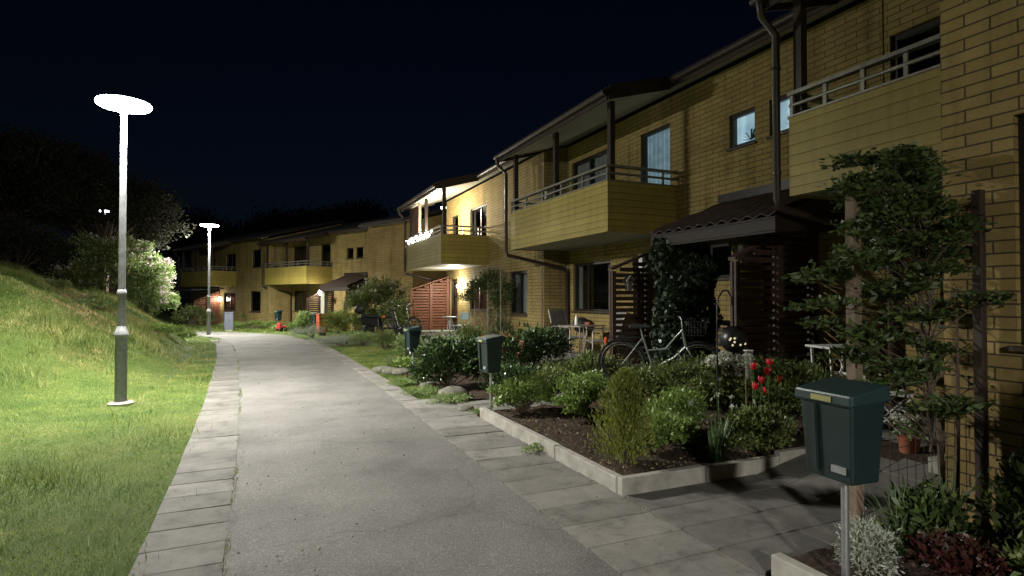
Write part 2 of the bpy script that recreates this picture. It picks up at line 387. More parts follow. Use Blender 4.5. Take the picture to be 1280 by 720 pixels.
def leaf_quads(c, axis, L, W, fold=.15, rs=RS):
    """folded leaves: base, side, tip, side -> (n,4,3)"""
    n = len(c); r = unit(rs.normal(size=(n, 3))); s = unit(np.cross(axis, r)); nn = np.cross(axis, s)
    L = (L * rs.uniform(.45, 1.4, n))[:, None]; W = (W * rs.uniform(.7, 1.2, n))[:, None]
    q = np.empty((n, 4, 3))
    q[:, 0] = c - axis * L * .5; q[:, 2] = c + axis * L * .5
    q[:, 1] = c + s * W * .5 + nn * W * fold - axis * L * .08; q[:, 3] = c - s * W * .5 + nn * W * fold - axis * L * .08
    return q
def blob_points(blobs, n, clumps=40, spread=.28, rs=RS, surf=2.6):
    w = np.array([b[3] * b[4] * b[5] for b in blobs]) ** .75; w = w / w.sum()
    P = []; A = []; C = []
    for b, k in zip(blobs, (w * n).astype(int) + 1):
        m = max(6, int(clumps * k / n) + 4)
        d = unit(rs.normal(size=(m, 3))); d[:, 2] = np.where(d[:, 2] < -.5, -d[:, 2], d[:, 2])
        rr = rs.uniform(0, 1, (m, 1)) ** (1 / surf); rad = np.array(b[3:6]); cc = d * rr * rad * .88
        i = rs.randint(0, m, k); off = rs.normal(size=(k, 3)) * spread * rad * .62
        p = cc[i] + off; P.append(p + np.array(b[:3])); A.append(unit(p / rad + rs.normal(size=(k, 3)) * .55 + np.array([0, 0, .35])))
        C.append(cc + np.array(b[:3]))
    return np.concatenate(P), np.concatenate(A), np.concatenate(C)
def shrub(name, label, cat, loc, blobs, n, L, W, mat, group=None, clumps=40, spread=.28, stem_r=.012, stem_mat='bark', flowers=None, base=(0, 0, 0), stems=14, rs=RS, zmin=.02, mid=None):
    t = thing(name, label, cat, loc, 0, group)
    p, a, c = blob_points(blobs, n, clumps, spread, rs)
    k = p[:, 2] > zmin; p, a = p[k], a[k]
    np_mesh('foliage', leaf_quads(p, a, L, W, rs=rs), 4, mat, t)
    mb = MB(); idx = rs.choice(len(c), min(stems, len(c)), replace=False)
    for i in idx:
        e = Vector(c[i]); b0 = Vector(base) + Vector((random.uniform(-1, 1), random.uniform(-1, 1), 0)) * stem_r * 3
        m_ = b0.lerp(e, .5) + Vector((random.uniform(-.1, .1), random.uniform(-.1, .1), .12)) * (e - b0).length * .5
        if mid: m_ = Vector(mid) + Vector((random.uniform(-.1, .1),) * 3)
        mb.tube([b0, m_, e], [stem_r, stem_r * .6, stem_r * .25], 5)
    mb.build('trunk' if 'tree' in name else 'stem', stem_mat, t)
    if flowers:
        fn, fl, fm, nm = flowers
        pf, af, _ = blob_points([(b[0], b[1], b[2] + b[5] * .08, b[3] * 1.02, b[4] * 1.02, b[5] * 1.02) for b in blobs], fn * 14, fn, .10, rs, 9)
        pf = pf[pf[:, 2] > .15]
        # every flower head is a tight cluster of petals
        hd = pf[rs.randint(0, len(pf), fn)]; q = np.repeat(hd, 14, 0) + rs.normal(size=(fn * 14, 3)) * fl * .55
        np_mesh(nm, leaf_quads(q, unit(rs.normal(size=q.shape)), fl * .8, fl * .7, rs=rs), 4, fm, t)
    return t

# ------------------------------------------------------------------ terrain
def sstep(x): x = np.clip(x, 0, 1); return x * x * (3 - 2 * x)
LEFT = np.array([(-40, -.17), (0, -.17), (6, -.22), (10, -.32), (17, -.62), (22, -1.0), (25.5, -1.6), (27.8, -2.9), (30.5, -6.6), (35, -13)])
RIGHT = np.array([(-40, 1.9), (0, 1.9), (10.6, 1.9), (16, 1.76), (22.8, 1.5), (26.5, .8), (29.2, -1.2), (32, -5), (37, -12.5)])
def left_edge(Y): return np.interp(Y, LEFT[:, 0], LEFT[:, 1])
def right_edge(Y): return np.interp(Y, RIGHT[:, 0], RIGHT[:, 1])
def height(X, Y):
    X = np.asarray(X, float); Y = np.asarray(Y, float)
    d = np.maximum(0, left_edge(np.minimum(Y, 27)) - .5 - X)
    s = sstep((Y - 10.2) / 5.8) * (1 - .88 * sstep((Y - 23.5) / 6))
    h = s * 3.0 * (1 - np.exp(-.80 * np.maximum(0, d - .75) / 3.0)) + .035 * np.minimum(d, 8)
    h += (np.sin(X * 1.9 + Y * .7) * .07 + np.sin(Y * 2.3 - X * .8) * .06 + np.sin(X * 4.3 + np.sin(Y * 3.1) * 2) * .035 + np.sin(Y * 5.7 + X * 2.2) * .03) * s * np.clip((d - 1) / 2, 0, 1)
    r = .30 * sstep((X - 4.1) / 1.4) * (1 - sstep((Y - 24.5) / 3))
    return h + r - .012 * 0
def hz(X, Y): return float(height(X, Y))
def grid(name, xs, ys, zf, mat, kind='structure'):
    X, Y = np.meshgrid(xs, ys); Z = zf(X, Y); n, m = X.shape
    vs = np.stack([X, Y, Z], -1).reshape(-1, 3)
    fs = [(i * m + j, i * m + j + 1, (i + 1) * m + j + 1, (i + 1) * m + j) for i in range(n - 1) for j in range(m - 1)]
    me = bpy.data.meshes.new(name); me.from_pydata(vs.tolist(), [], fs); me.update()
    me.polygons.foreach_set('use_smooth', [True] * len(fs)); me.materials.append(M[mat])
    o = bpy.data.objects.new(name, me); col.objects.link(o); o['kind'] = kind; return o
xs = np.concatenate([np.linspace(-400, -30, 8), np.linspace(-28, 14, 211), np.linspace(16, 400, 9)])
ys = np.concatenate([np.linspace(-300, -12, 7), np.linspace(-10, 40, 251), np.linspace(43, 600, 10)])
grid('ground', xs, ys, lambda X, Y: height(X, Y) - .02, 'ground')

# asphalt path: strip following both edges
def strip(name, fa, fb, y0, y1, z, mat, n=120):
    mb = MB(); Y = np.linspace(y0, y1, n)
    vs = []
    for y in Y: vs += [(float(fa(y)), float(y), z), (float(fb(y)), float(y), z)]
    mb.add(vs, [(2 * i, 2 * i + 1, 2 * i + 3, 2 * i + 2) for i in range(n - 1)])
    return struct(mb.build(name, mat))
mb = MB()
La = [(-.17, -30)] + [(float(left_edge(y)), y) for y in np.linspace(-2, 34, 60)]
Ra = [(1.9, -30)] + [(float(right_edge(y)), y) for y in np.linspace(-2, 36.3, 60)]
vs = []
for a, b in zip(La, Ra): vs += [(a[0] - .04, a[1], .004), (b[0], b[1], .004)]
mb.add(vs, [(2 * i, 2 * i + 1, 2 * i + 3, 2 * i + 2) for i in range(len(La) - 1)])
struct(mb.build('path', 'asphalt'))
# concrete slab strips, each slab with chipped edges and tiny tilt
def slabs(name, y0, y1, xf0, xf1, ly=.35, gap=.008, z=.008, rot=0, mat='slab'):
    mb = MB(); y = y0
    while y < y1:
        a0, a1 = float(xf0(y)), float(xf1(y)); b0, b1 = float(xf0(y + ly)), float(xf1(y + ly))
        j = [random.uniform(-.004, .004) for _ in range(8)]; t = [z + random.uniform(-.004, .004) for _ in range(4)]
        sk = rot * (a1 - a0)
        P = [(a0 + j[0], y + gap / 2 + j[1]), (a1 + j[2], y + gap / 2 + sk + j[3]), (b1 + j[4], y + ly - gap / 2 + sk + j[5]), (b0 + j[6], y + ly - gap / 2 + j[7])]
        mb.hexa([(p[0], p[1], -.05) for p in P], [(p[0], p[1], q) for p, q in zip(P, t)])
        y += ly
    return struct(mb.build(name, mat, bevel=.004))
slabs('pavement_left', -2.1, 24, lambda y: left_edge(y) - .50, lambda y: left_edge(y) - .006, mat='slab_old')
slabs('pavement_right', -2.1, 8.6, lambda y: right_edge(y) + .012, lambda y: right_edge(y) + .745)
slabs('pavement_edge', 8.76, 22.6, lambda y: right_edge(y) + .012, lambda y: right_edge(y) + .33)
# entry paving between the two beds
mb = MB()
def patch(x0, x1, y0, y1, lx=.35, ly=.35, z=.010, gap=.010):
    y = y0
    while y < y1 - .05:
        x = x0 + 0.0
        while x < x1 - .05:
            xe, ye = min(x + lx, x1), min(y + ly, y1)
            P = [(x + gap / 2, y + gap / 2), (xe - gap / 2, y + gap / 2), (xe - gap / 2, ye - gap / 2), (x + gap / 2, ye - gap / 2)]
            dz = random.uniform(-.004, .004)
            mb.hexa([(p[0], p[1], hz(*p) - .05) for p in P], [(p[0], p[1], hz(*p) + z + dz) for p in P])
            x += lx
        y += ly
patch(2.66, 6.86, 2.46, 3.84, .7, .35)
patch(5.32, 6.86, 3.84, 12.3, .35, .35)
struct(mb.build('entry_paving', 'slab_old', bevel=.003))
mb = MB(); patch(2.66, 4.9, 7.28, 8.3, .7, .35); struct(mb.build('garden_path', 'slab', bevel=.003))
mb = MB(); patch(4.3, 6.2, 14.6, 20.2, .5, .5); struct(mb.build('patio_paving', 'slab', bevel=.003))

struct(grid('paving_sand', np.linspace(2.5, 6.9, 30), np.linspace(2.3, 12.4, 60), lambda X, Y: height(X, Y) - .008, 'soil'))
# kerbs (real blocks with joints)
def kerb(name, runs):
    mb = MB()
    for (x0, y0, x1, y1) in runs:
        L = math.hypot(x1 - x0, y1 - y0); n = max(1, round(L / 1.0))
        dx, dy = (x1 - x0) / L, (y1 - y0) / L
        for i in range(n):
            s0 = L * i / n + .005; s1 = L * (i + 1) / n - .005; w = .075
            j = random.uniform(-.006, .006); h = .14 + random.uniform(-.008, .008)
            P = [(x0 + dx * s - dy * o, y0 + dy * s + dx * o) for s, o in ((s0, -w / 2 + j), (s1, -w / 2 + j), (s1, w / 2 + j), (s0, w / 2 + j))]
            b = min(hz(*p) for p in P)
            mb.hexa([(p[0], p[1], b - .1) for p in P], [(p[0], p[1], b + h) for p in P])
    return struct(mb.build(name, 'concrete', bevel=.008))
kerb('kerb', [(2.68, 7.14, 2.68, 3.928), (2.645, 3.885, 5.25, 3.885), (2.68, 2.40, 2.68, -6)])
# beds of soil
def soil(name, x0, x1, y0, y1, z=.085):
    nx = int((x1 - x0) / .06); ny = int((y1 - y0) / .06)
    nz = np.random.RandomState(5)
    return grid(name, np.linspace(x0, x1, nx), np.linspace(y0, y1, ny), lambda X, Y: height(X, Y) + z + nz.normal(size=X.shape) * .009 + .015 * np.sin(X * 5) * np.sin(Y * 4), 'soil')
soil('flower_bed', 2.72, 5.26, 3.93, 7.15)
soil('flower_bed', 2.72, 4.3, -6, 2.42)
soil('flower_bed', 2.62, 5.2, 8.32, 11.6, .03)
# leaf litter and weeds on the soil
n = 1500; P = np.stack([RS.uniform(2.75, 5.2, n), RS.uniform(3.95, 7.1, n), np.zeros(n)], 1)
P[:, 2] = height(P[:, 0], P[:, 1]) + .105
ax = unit(RS.normal(size=(n, 3)) * np.array([1, 1, .25]))
o = np_mesh('leaf_litter', leaf_quads(P, ax, .035, .02), 4, 'litter'); struct(o, 'stuff'); tag(o, 'dry bark flakes and fallen leaves scattered on the flower bed soil', 'leaf litter')

# ------------------------------------------------------------------ grass
def blades(name, label, pts, hgt, wid, mat, lean=.35):
    n = len(pts); th = RS.uniform(0, 2 * np.pi, n); H = (hgt * RS.uniform(.5, 1.35, n))
    d = np.stack([np.cos(th), np.sin(th), np.zeros(n)], 1); b = np.stack([-np.sin(th), np.cos(th), np.zeros(n)], 1)
    W = np.asarray(wid) * RS.uniform(.7, 1.3, n)
    q = np.empty((n, 3, 3)); ln = (lean * H * RS.uniform(.1, 1.8, n))[:, None]
    q[:, 0] = pts + d * W[:, None] / 2; q[:, 1] = pts - d * W[:, None] / 2
    q[:, 2] = pts + b * ln + np.array([0, 0, 1]) * H[:, None]
    o = np_mesh(name, q, 3, mat); struct(o, 'stuff'); tag(o, label, 'grass'); return o
def infrustum(X, Y, m=40):
    Z = X * SA + Y * CA; xr = X * CA - Y * SA
    px = 640 + F * xr / np.maximum(Z, .1); return (Z > 1.5) & (px > -m - 620) & (px < 1500 + m), Z
def lawn_pts(x0, x1, y0, y1, n, keep):
    X = RS.uniform(x0, x1, n); Y = RS.uniform(y0, y1, n); ok, Z = infrustum(X, Y)
    p = np.clip((5.5 / np.maximum(Z, .5)) ** 1.5, .06, 1); ok &= RS.uniform(0, 1, n) < p
    ok &= keep(X, Y); X, Y = X[ok], Y[ok]
    return np.stack([X, Y, height(X, Y) - .015], 1), Z[ok]
wob = lambda Y: .06 * np.sin(Y * 1.7) + .05 * np.sin(Y * 5.1) + .05 * np.sin(Y * 12.3 + 1) + .04 * np.sin(Y * 29)
p, Z = lawn_pts(-14, -.3, .5, 30, 2600000, lambda X, Y: (X < left_edge(np.minimum(Y, 27)) - .39 + wob(Y)) & ((Y < 26.3)))
d = left_edge(np.minimum(p[:, 1], 27)) - p[:, 0]
roughness = sstep((p[:, 1] - 11) / 4) * sstep((d - 1.3) / 1.2) + RS.normal(size=len(p)) * .22 + .25 * np.sin(p[:, 0] * 3.1 + 2 * np.sin(p[:, 1] * 1.1)) * np.sin(p[:, 1] * 2.3) > .5
q = p[~roughness]; zz = Z[~roughness]
blades('grass', 'short mown lawn grass on the left of the path', q, .021, np.clip(.003 * zz / 5, .0032, .02), 'blade', .8)
q = p[roughness]; zz = Z[roughness]
dd = left_edge(np.minimum(q[:, 1], 27)) - q[:, 0]
bare = (np.sin(q[:, 0] * 1.7 + q[:, 1] * .5) + .8 * np.sin(q[:, 1] * 1.9 - q[:, 0]) + RS.normal(size=len(q)) * .35 > .75) & (dd > 2.2)
blades('dry_grass', 'dry straw coloured grass in patches along the mound crest', q[bare], .05, np.clip(.004 * zz[bare] / 5, .006, .03), 'dry_blade', 1.2)
q = q[~bare]; zz = zz[~bare]
tall = .07 + .10 * (np.sin(q[:, 0] * 2.1 + q[:, 1] * 1.3) * np.sin(q[:, 1] * 1.7) > .2)
blades('grass', 'long rough grass covering the mound', q, tall, np.clip(.004 * zz / 5, .006, .03), 'rough_blade', .8)
p, Z = lawn_pts(1.7, 5.6, 8.8, 19, 420000, lambda X, Y: (X > right_edge(Y) + .30 + wob(Y) * .6) & ((Y > 11.6) | (X < 2.62)))
blades('grass', 'small front lawn between the path and the first lit house', p, .03, np.clip(.0035 * Z / 5, .004, .02), 'blade', .8)
p, Z = lawn_pts(-14, 3.2, 28.5, 38, 200000, lambda X, Y: X > right_edge(Y) + .75)
blades('grass', 'grass verge in front of the far row of houses', p, .07, .02, 'blade', .8)
# weeds along joints
n = 5000; Y = RS.uniform(2.2, 22, n); side = RS.uniform(0, 1, n)
X = np.where(side < .45, left_edge(Y) + RS.normal(size=n) * .012, np.where(side < .7, 2.625 + RS.normal(size=n) * .012, left_edge(Y) - .5 + RS.normal(size=n) * .05))
k = (np.sin(Y * 3.7) + np.sin(Y * 1.3 + side * 5) > .3); k &= ~((side >= .45) & (side < .7) & (Y > 7.1))
P = np.stack([X, Y, np.full(n, .004)], 1)[k]
blades('weeds', 'small weeds growing in the paving joints beside the path', P, .028, .005, 'blade', .9)

n = 420; Y = 1.5 + 18 * RS.uniform(0, 1, n) ** 1.4; X = left_edge(Y) + (right_edge(Y) + .7 - left_edge(Y)) * RS.beta(.7, .6, n)
o = np_mesh('path_litter', leaf_quads(np.stack([X, Y, np.full(n, .022)], 1), unit(RS.normal(size=(n, 3)) * np.array([1, 1, .12])), .022, .014, .1), 4, 'litter'); struct(o, 'stuff'); tag(o, 'small dry leaves and grit scattered over the asphalt path', 'leaf litter')

# ------------------------------------------------------------------ houses
def window(parent, y0, y1, z0, z1, kind='window', mull=None, lit=None, curtain=0, trans=None):
    """frame in the recess, local wall plane x=0, inside +x"""
    f = MB(); w = .055; x0, x1 = .05, .11
    f.box(x0, x1, y0, y0 + w, z0, z1); f.box(x0, x1, y1 - w, y1, z0, z1)
    f.box(x0, x1, y0 + w, y1 - w, z0, z0 + w); f.box(x0, x1, y0 + w, y1 - w, z1 - w, z1)
    for m in (mull or []):
        ym = y0 + (y1 - y0) * m; f.box(x0 + .003, x1 - .003, ym - .035, ym + .035, z0 + w, z1 - w)
    if kind == 'door': f.box(x0 + .004, x1 - .004, y0 + w, y1 - w, z0 + w, z0 + .45)
    o = f.build(kind, 'frame', parent)
    MB().add([(.08, y0 + w, z0 + w), (.08, y1 - w, z0 + w), (.08, y1 - w, z1 - w), (.08, y0 + w, z1 - w)], [(0, 3, 2, 1)]).build('pane', 'glass', o)
    if kind == 'window':
        MB().box(-.045, .06, y0 - .03, y1 + .03, z0 - .035, z0 - .004).build('sill', 'trim', o)
    if lit:
        MB().box(.17, .18, y0 + .004, y1 - .004, z0 + .004, z1 - .004).build('blind', lit, o)
        if lit == 'blind_bright':
            c_ = MB()
            for k in range(16): 
                a = random.uniform(0, math.pi); yy = (y0 + y1) / 2 - .05
                c_.bar((.145, yy, z0 + .1), (.145, yy + .16 * math.cos(a), z0 + .12 + .15 * math.sin(a)), .02, .004)
            c_.build('pot_plant', 'dull', o)
    if curtain:
        n = 30
        for (a, b) in ([(y0, y0 + (y1 - y0) * curtain), (y1 - (y1 - y0) * curtain * .7, y1)] if curtain < 1 else [(y0, y1)]):
            vs = []; cm = MB()
            for i in range(n + 1):
                yy = a + (b - a) * i / n; xx = .15 + .02 * math.sin(i * 1.9)
                vs += [(xx, yy, z0), (xx, yy, z1)]
            cm.add(vs, [(2 * i, 2 * i + 1, 2 * i + 3, 2 * i + 2) for i in range(n)], True)
            cm.build('curtain', 'curtain', o)
    if kind == 'door':
        h = MB(); h.tube([(.05, y0 + .09, z0 + 1.0), (.0, y0 + .09, z0 + 1.0), (.0, y0 + .2, z0 + 1.0)], .009, 6); h.build('handle', 'steel', o)
    return o
def house(name, label, loc, rz, u0, u1, openings, bal=None, depth=9., brick='brick', roofx=-.45, pipe=True, near_panel=True, zg=-.6, group='houses of the terraced rows', eave=4.97):
    t = thing(name, label, 'house', loc, rz, group)
    zt = eave + .28 * 1.66 - .10
    # facade cells around the openings
    ys_ = sorted({u0, u1, *[o[0] for o in openings], *[o[1] for o in openings]}); zs = sorted({zg, zt, *[o[2] for o in openings], *[o[3] for o in openings]})
    w = MB()
    inside = lambda y, z: any(o[0] < y < o[1] and o[2] < z < o[3] for o in openings)
    for a, b in zip(ys_, ys_[1:]):
        for c, d in zip(zs, zs[1:]):
            if not inside((a + b) / 2, (c + d) / 2): w.add([(0, a, c), (0, b, c), (0, b, d), (0, a, d)], [(0, 3, 2, 1)])
    for o in openings:
        a, b, c, d = o[:4]; q = .2
        w.add([(0, a, c), (q, a, c), (q, a, d), (0, a, d)], [(0, 1, 2, 3)]); w.add([(0, b, c), (q, b, c), (q, b, d), (0, b, d)], [(0, 3, 2, 1)])
        w.add([(0, a, c), (q, a, c), (q, b, c), (0, b, c)], [(0, 3, 2, 1)]); w.add([(0, a, d), (q, a, d), (q, b, d), (0, b, d)], [(0, 1, 2, 3)])
    zr = zt + .28 * depth / 2
    for yy, fl in ((u0, False), (u1, True)):
        P = [(0, yy, zg), (depth, yy, zg), (depth, yy, zt), (depth / 2, yy, zr), (0, yy, zt)]; w.add(P, [tuple(range(5))[::-1] if fl else tuple(range(5))])
    w.add([(depth, u0, zg), (depth, u1, zg), (depth, u1, zt), (depth, u0, zt)], [(0, 1, 2, 3)])
    w.build('wall', brick, t)
    # roof with the part that runs out over the balcony
    g = lambda x: eave + .28 * (x + 1.66)
    r = MB(); th = .13
    r.prism([(roofx, g(roofx)), (depth / 2, g(depth / 2)), (depth + .4, g(depth / 2) - .28 * (depth / 2 + .4)), (depth + .4, g(depth / 2) - .28 * (depth / 2 + .4) + th), (depth / 2, g(depth / 2) + th), (roofx, g(roofx) + th)], u0 + .004, u1 - .004)
    if bal:
        b0, b1 = bal; e0 = b0 - (.38 if near_panel else 0); e1 = b1 + .16
        r.prism([(-1.72, g(-1.72)), (roofx - .003, g(roofx)), (roofx - .003, g(roofx) + th + .01), (-1.72, g(-1.72) + th)], e0, e1)
    ro = r.build('roof', 'roof', t)
    s = MB()
    s.prism([(roofx + .02, g(roofx + .02) - .03), (-.004, g(0) - .03), (-.004, g(0) - .006), (roofx + .02, g(roofx + .02) - .006)], u0 + .01, u1 - .01)
    if bal: s.prism([(-1.66, g(-1.66) - .03), (roofx, g(roofx) - .03), (roofx, g(roofx) - .006), (-1.66, g(-1.66) - .006)], e0 + .05, e1 - .05)
    s.build('soffit', 'soffit', ro)
    f = MB()
    if bal:
        f.box(-1.755, -1.725, e0, e1, g(-1.72) - .10, g(-1.72) + .12)
        for e in (e0 - .025, e1):
            f.prism([(-1.72, g(-1.72) - .09), (roofx, g(roofx) - .09), (roofx, g(roofx) + .15), (-1.72, g(-1.72) + .15)], e, e + .025)
        if e0 - .03 > u0: f.box(roofx - .03, roofx - .004, u0 + .01, e0 - .03, g(roofx) - .08, g(roofx) + .12)
    else: f.box(roofx - .03, roofx - .004, u0 + .01, u1 - .01, g(roofx) - .08, g(roofx) + .12)
    f.build('fascia', 'trim', ro)
    gt = MB()
    if bal: gt.tube([(-1.81, e0 - .05, g(-1.72) + .02), (-1.81, e1 + .05, g(-1.72) + .02)], .055, 10)
    if (bal and e0 - .1 > u0): gt.tube([(roofx - .085, u0 + .03, g(roofx) + .02), (roofx - .085, e0 - .1, g(roofx) + .02)], .05, 10)
    if not bal: gt.tube([(roofx - .085, u0 + .03, g(roofx) + .02), (roofx - .085, u1 - .03, g(roofx) + .02)], .05, 10)
    gt.build('gutter', 'trim', ro)
    if bal:
        b = MB(); X = -1.49; tk = .03
        b.box(X + tk + .003, -.004, b0 + tk + .003, b1 - tk - .003, 2.76, 2.90)
        bo = b.build('balcony', 'soffit', t)
        p = MB(); p.box(X, X + tk, b0, b1, 2.74, 3.62)
        if near_panel: p.box(X + tk + .002, -.003, b0, b0 + tk, 2.74, 3.62)
        p.box(X + tk + .002, -.003, b1 - tk, b1, 2.74, 3.62)
        p.build('panel', 'clad', bo)
        c = MB(); c.box(X - .012, X + tk + .012, b0 - .012, b1 + .012, 3.623, 3.645)
        if near_panel: c.box(X + tk + .015, -.01, b0 - .012, b0 + tk + .012, 3.623, 3.645)
        c.box(X + tk + .015, -.01, b1 - tk - .012, b1 + .012, 3.623, 3.645)
        c.build('capping', 'rail', bo)
        rl = MB(); rl.box(X - .03, X + .06, b0 - .02, b1, 3.865, 3.905); rl.tube([(X + .015, b0, 3.76), (X + .015, b1, 3.76)], .022, 8)
        for yy in ([b0 + .02] if near_panel else []) + [b1 - .02]:
            rl.box(X + .065, -.01, yy - .045, yy + .045, 3.865, 3.905); rl.tube([(X + .03, yy, 3.76), (-.01, yy, 3.76)], .022, 8)
        k = 5
        for i in range(k + 1):
            yy = b0 + .03 + (b1 - b0 - .06) * i / k; rl.box(X, X + .035, yy - .02, yy + .02, 3.646, 3.864)
        if near_panel: rl.box(-.32, -.285, b0, b0 + .03, 3.646, 3.864); rl.box(-.8, -.765, b0, b0 + .03, 3.646, 3.864)
        rl.build('railing', 'rail', bo)
        for yy in ([b0 + .06, (b0 + b1) / 2, b1 - .06] if near_panel else [b1 - .06]):
            MB().box(X + .065, X + .16, yy - .05, yy + .05, 2.902, g(X + .1) - .032).build('post', 'trim', bo)
        if pipe:
            d = MB(); ye = b1 + .11
            d.tube([(-1.81, ye, g(-1.72) - .02), (-1.78, ye, g(-1.72) - .18), (-1.56, ye, g(-1.72) - .36), (-1.56, ye, 2.72), (-1.52, ye, 2.62), (-.16, u1 - .14, 2.31), (-.07, u1 - .12, 2.22), (-.07, u1 - .12, .12)], .042, 10)
            for zz in (3.0, 4.2): d.lathe([(.052, 0), (.052, .03)], (-1.56, ye, zz), 10)
            d.build('downpipe', 'pipe', t)
    for o in openings:
        window(t, *o[:4], **(o[4] if len(o) > 4 else {}))
    return t
def canopy(parent, u0, u1, out=1.45, zf=2.50, zb=3.05):
    m = MB(); n = int((u1 - u0) / .0175); amp = .020; nx = 6; vs = []; 
    for i in range(nx + 1):
        x = -out - .05 + (out + .05) * i / nx
        for k in range(n + 1):
            y = u0 + (u1 - u0) * k / n; z = zf + (zb - zf) * (x + out) / out + amp * math.cos(2 * math.pi * (y - u0) / .21) + .02 * (i % 2)
            vs.append((x, y, z + .10))
    fs = [(i * (n + 1) + k, i * (n + 1) + k + 1, (i + 1) * (n + 1) + k + 1, (i + 1) * (n + 1) + k) for i in range(nx) for k in range(n)]
    nv = len(vs); vs2 = [(v[0], v[1], v[2] - .012) for v in vs]
    m.add(vs + vs2, [f[::-1] for f in fs] + [tuple(i + nv for i in f) for f in fs] + [(k, k + 1, nv + k + 1, nv + k) for k in range(n)], True)
    o = m.build('canopy', 'tile', parent)
    b = MB(); b.prism([(-out - .03, zf - .14), (-.01, zf - .02), (-.01, zb + .03), (-out - .03, zf + .05)], u0 + .02, u1 - .02)
    b.build('canopy_board', 'canopy_board', o)
    fl = MB().box(-.03, -.006, u0 - .1, u1 + .1, zb + .11, zb + .24).build('flashing', 'frame', o)
    return o

dk = dict
H2_open = [(-1.81, -1.28, 4.0, 4.55, dk(lit='blind_bright')), (-2.62, -2.08, 4.0, 4.55, dk(lit='blind_bright')),
           (.19, 1.08, 2.92, 4.86, dk(kind='door', lit='blind_lit')), (2.3, 3.85, 3.72, 4.88, dk(mull=[.5], lit=None, curtain=1)),
           (2.18, 3.80, 1.28, 2.42, dk(mull=[.62], curtain=.18)), (-1.31, -.78, 1.92, 2.50, dk()), (-2.85, -1.9, .31, 2.40, dk(kind='door')),
           (.45, 1.35, .31, 2.42, dk(kind='door'))]
H2 = house('brick_house', 'yellow brick house with the two bright small upstairs windows and the bicycle in front', (6.91, 8.29, 0), 0, -3.78, 4.09, H2_open, (0, 4.2))
canopy(H2, -3.5, -1.15)
for yy in (-1.62, .95):   # white boxes by the doors
    zz = 2.14 if yy < 0 else 2.16
    MB().box(-.12, -.005, yy - .06, yy + .06, zz, zz + .30).build('meter_box', 'white', H2, bevel=.01)
MB().tube([(-.03, 4.02, 2.2), (-.03, 4.02, 5.2)], .012, 6).build('cable', 'rail', H2)
H3_open = [(2.9, 4.02, 2.95, 4.75, dk(kind='door', mull=[.5])), (2.6, 3.5, 1.3, 2.4, dk(mull=[.5], curtain=.2))]
H3 = house('brick_house', 'dim yellow brick house whose balcony hangs above the white iron table', (6.91, .4, 0), 0, 2.07, 4.09, H3_open, (2.07, 4.2), near_panel=False)
H4 = house('brick_house', 'near brick house wall rising behind the young tree at the right edge', (4.36, 2.44, 0), 0, -9, 0,
           [(-1.75, -.42, 1.3, 2.76, dk(mull=[.5])), (-5, -3.6, 1.3, 2.7, dk(mull=[.5])), (-1.75, -.9, 4.0, 5.0, dk())], None, brick='brick_old')
H1_open = [(.12, 1.65, 2.95, 4.68, dk(kind='door', mull=[.42], curtain=.15)), (2.9, 3.7, 2.95, 4.68, dk(kind='door')),
           (.12, 1.65, 1.34, 2.3, dk(mull=[.5])), (-2.8, -1.68, 1.30, 2.46, dk(mull=[.5], curtain=1)), (3.0, 3.85, .41, 2.42, dk(kind='door'))]
DZ1 = -.15
H1 = house('brick_house', 'brightly lit brick house with fairy lights on its balcony rail', (6.28, 16.2, DZ1), 0, -3.78, 4.3, H1_open, (0, 4.2))
MB().tube([(-.03, -3.7, .5), (-.03, -3.7, 5.0)], .012, 6).build('cable', 'rail', H1)
ROT = R(27)
HB_open = [(-1.81, -1.28, 4.0, 4.55, {}), (-2.62, -2.08, 4.0, 4.55, {}), (.19, 1.08, 2.92, 4.86, dk(kind='door')), (2.3, 3.85, 3.72, 4.88, dk(mull=[.5])),
           (2.18, 3.80, 1.28, 2.42, dk(mull=[.5], curtain=.3)), (-2.85, -1.9, .41, 2.40, dk(kind='door')), (.45, 1.35, .41, 2.42, dk(kind='door'))]
HB = house('brick_house', 'far brick house with a full balcony above the red post box and dark door screen', (3.29, 30.88, -.44), ROT, -3.78, 4.09, HB_open, (0, 4.2), brick='brick')
canopy(HB, -3.5, -1.15)
MB().box(-1.3, -1.14, -1.3, -1.0, .2, 2.4).build('canopy_post', 'soffit', HB)
HA_open = [(.12, 1.4, 3.72, 4.7, dk(mull=[.5])), (2.9, 3.4, 3.9, 4.5, {}), (3.55, 4.0, 3.9, 4.5, {}), (.12, 1.65, 1.34, 2.4, dk(mull=[.5])), (-2.9, -1.7, 1.30, 2.46, dk(curtain=1)), (-2.9, -1.9, 3.8, 4.8, dk()), (2.4, 3.3, .41, 2.42, dk(kind='door'))]
HA = house('brick_house', 'farthest brick house, its balcony seen behind the second street lamp', (-1.46, 37.28, -.49), ROT, -3.78, 6.5, HA_open, (0, 4.2), brick='brick')
HC = house('brick_house', 'dark windowless brick gable between the lilac and the fairy light balcony', (6.35, 23.57, -.40), ROT, .9, 4.09, [], None, depth=5, brick='brick_old')

# far things under the balconies: awning of house A
MB().hexa([(-1.9, 1.5, 2.5), (-.05, 1.5, 2.62), (-.05, 4.6, 2.62), (-1.9, 4.6, 2.5)], [(-1.9, 1.5, 2.56), (-.05, 1.5, 2.68), (-.05, 4.6, 2.68), (-1.9, 4.6, 2.56)]).build('awning', 'grey_box', HA)

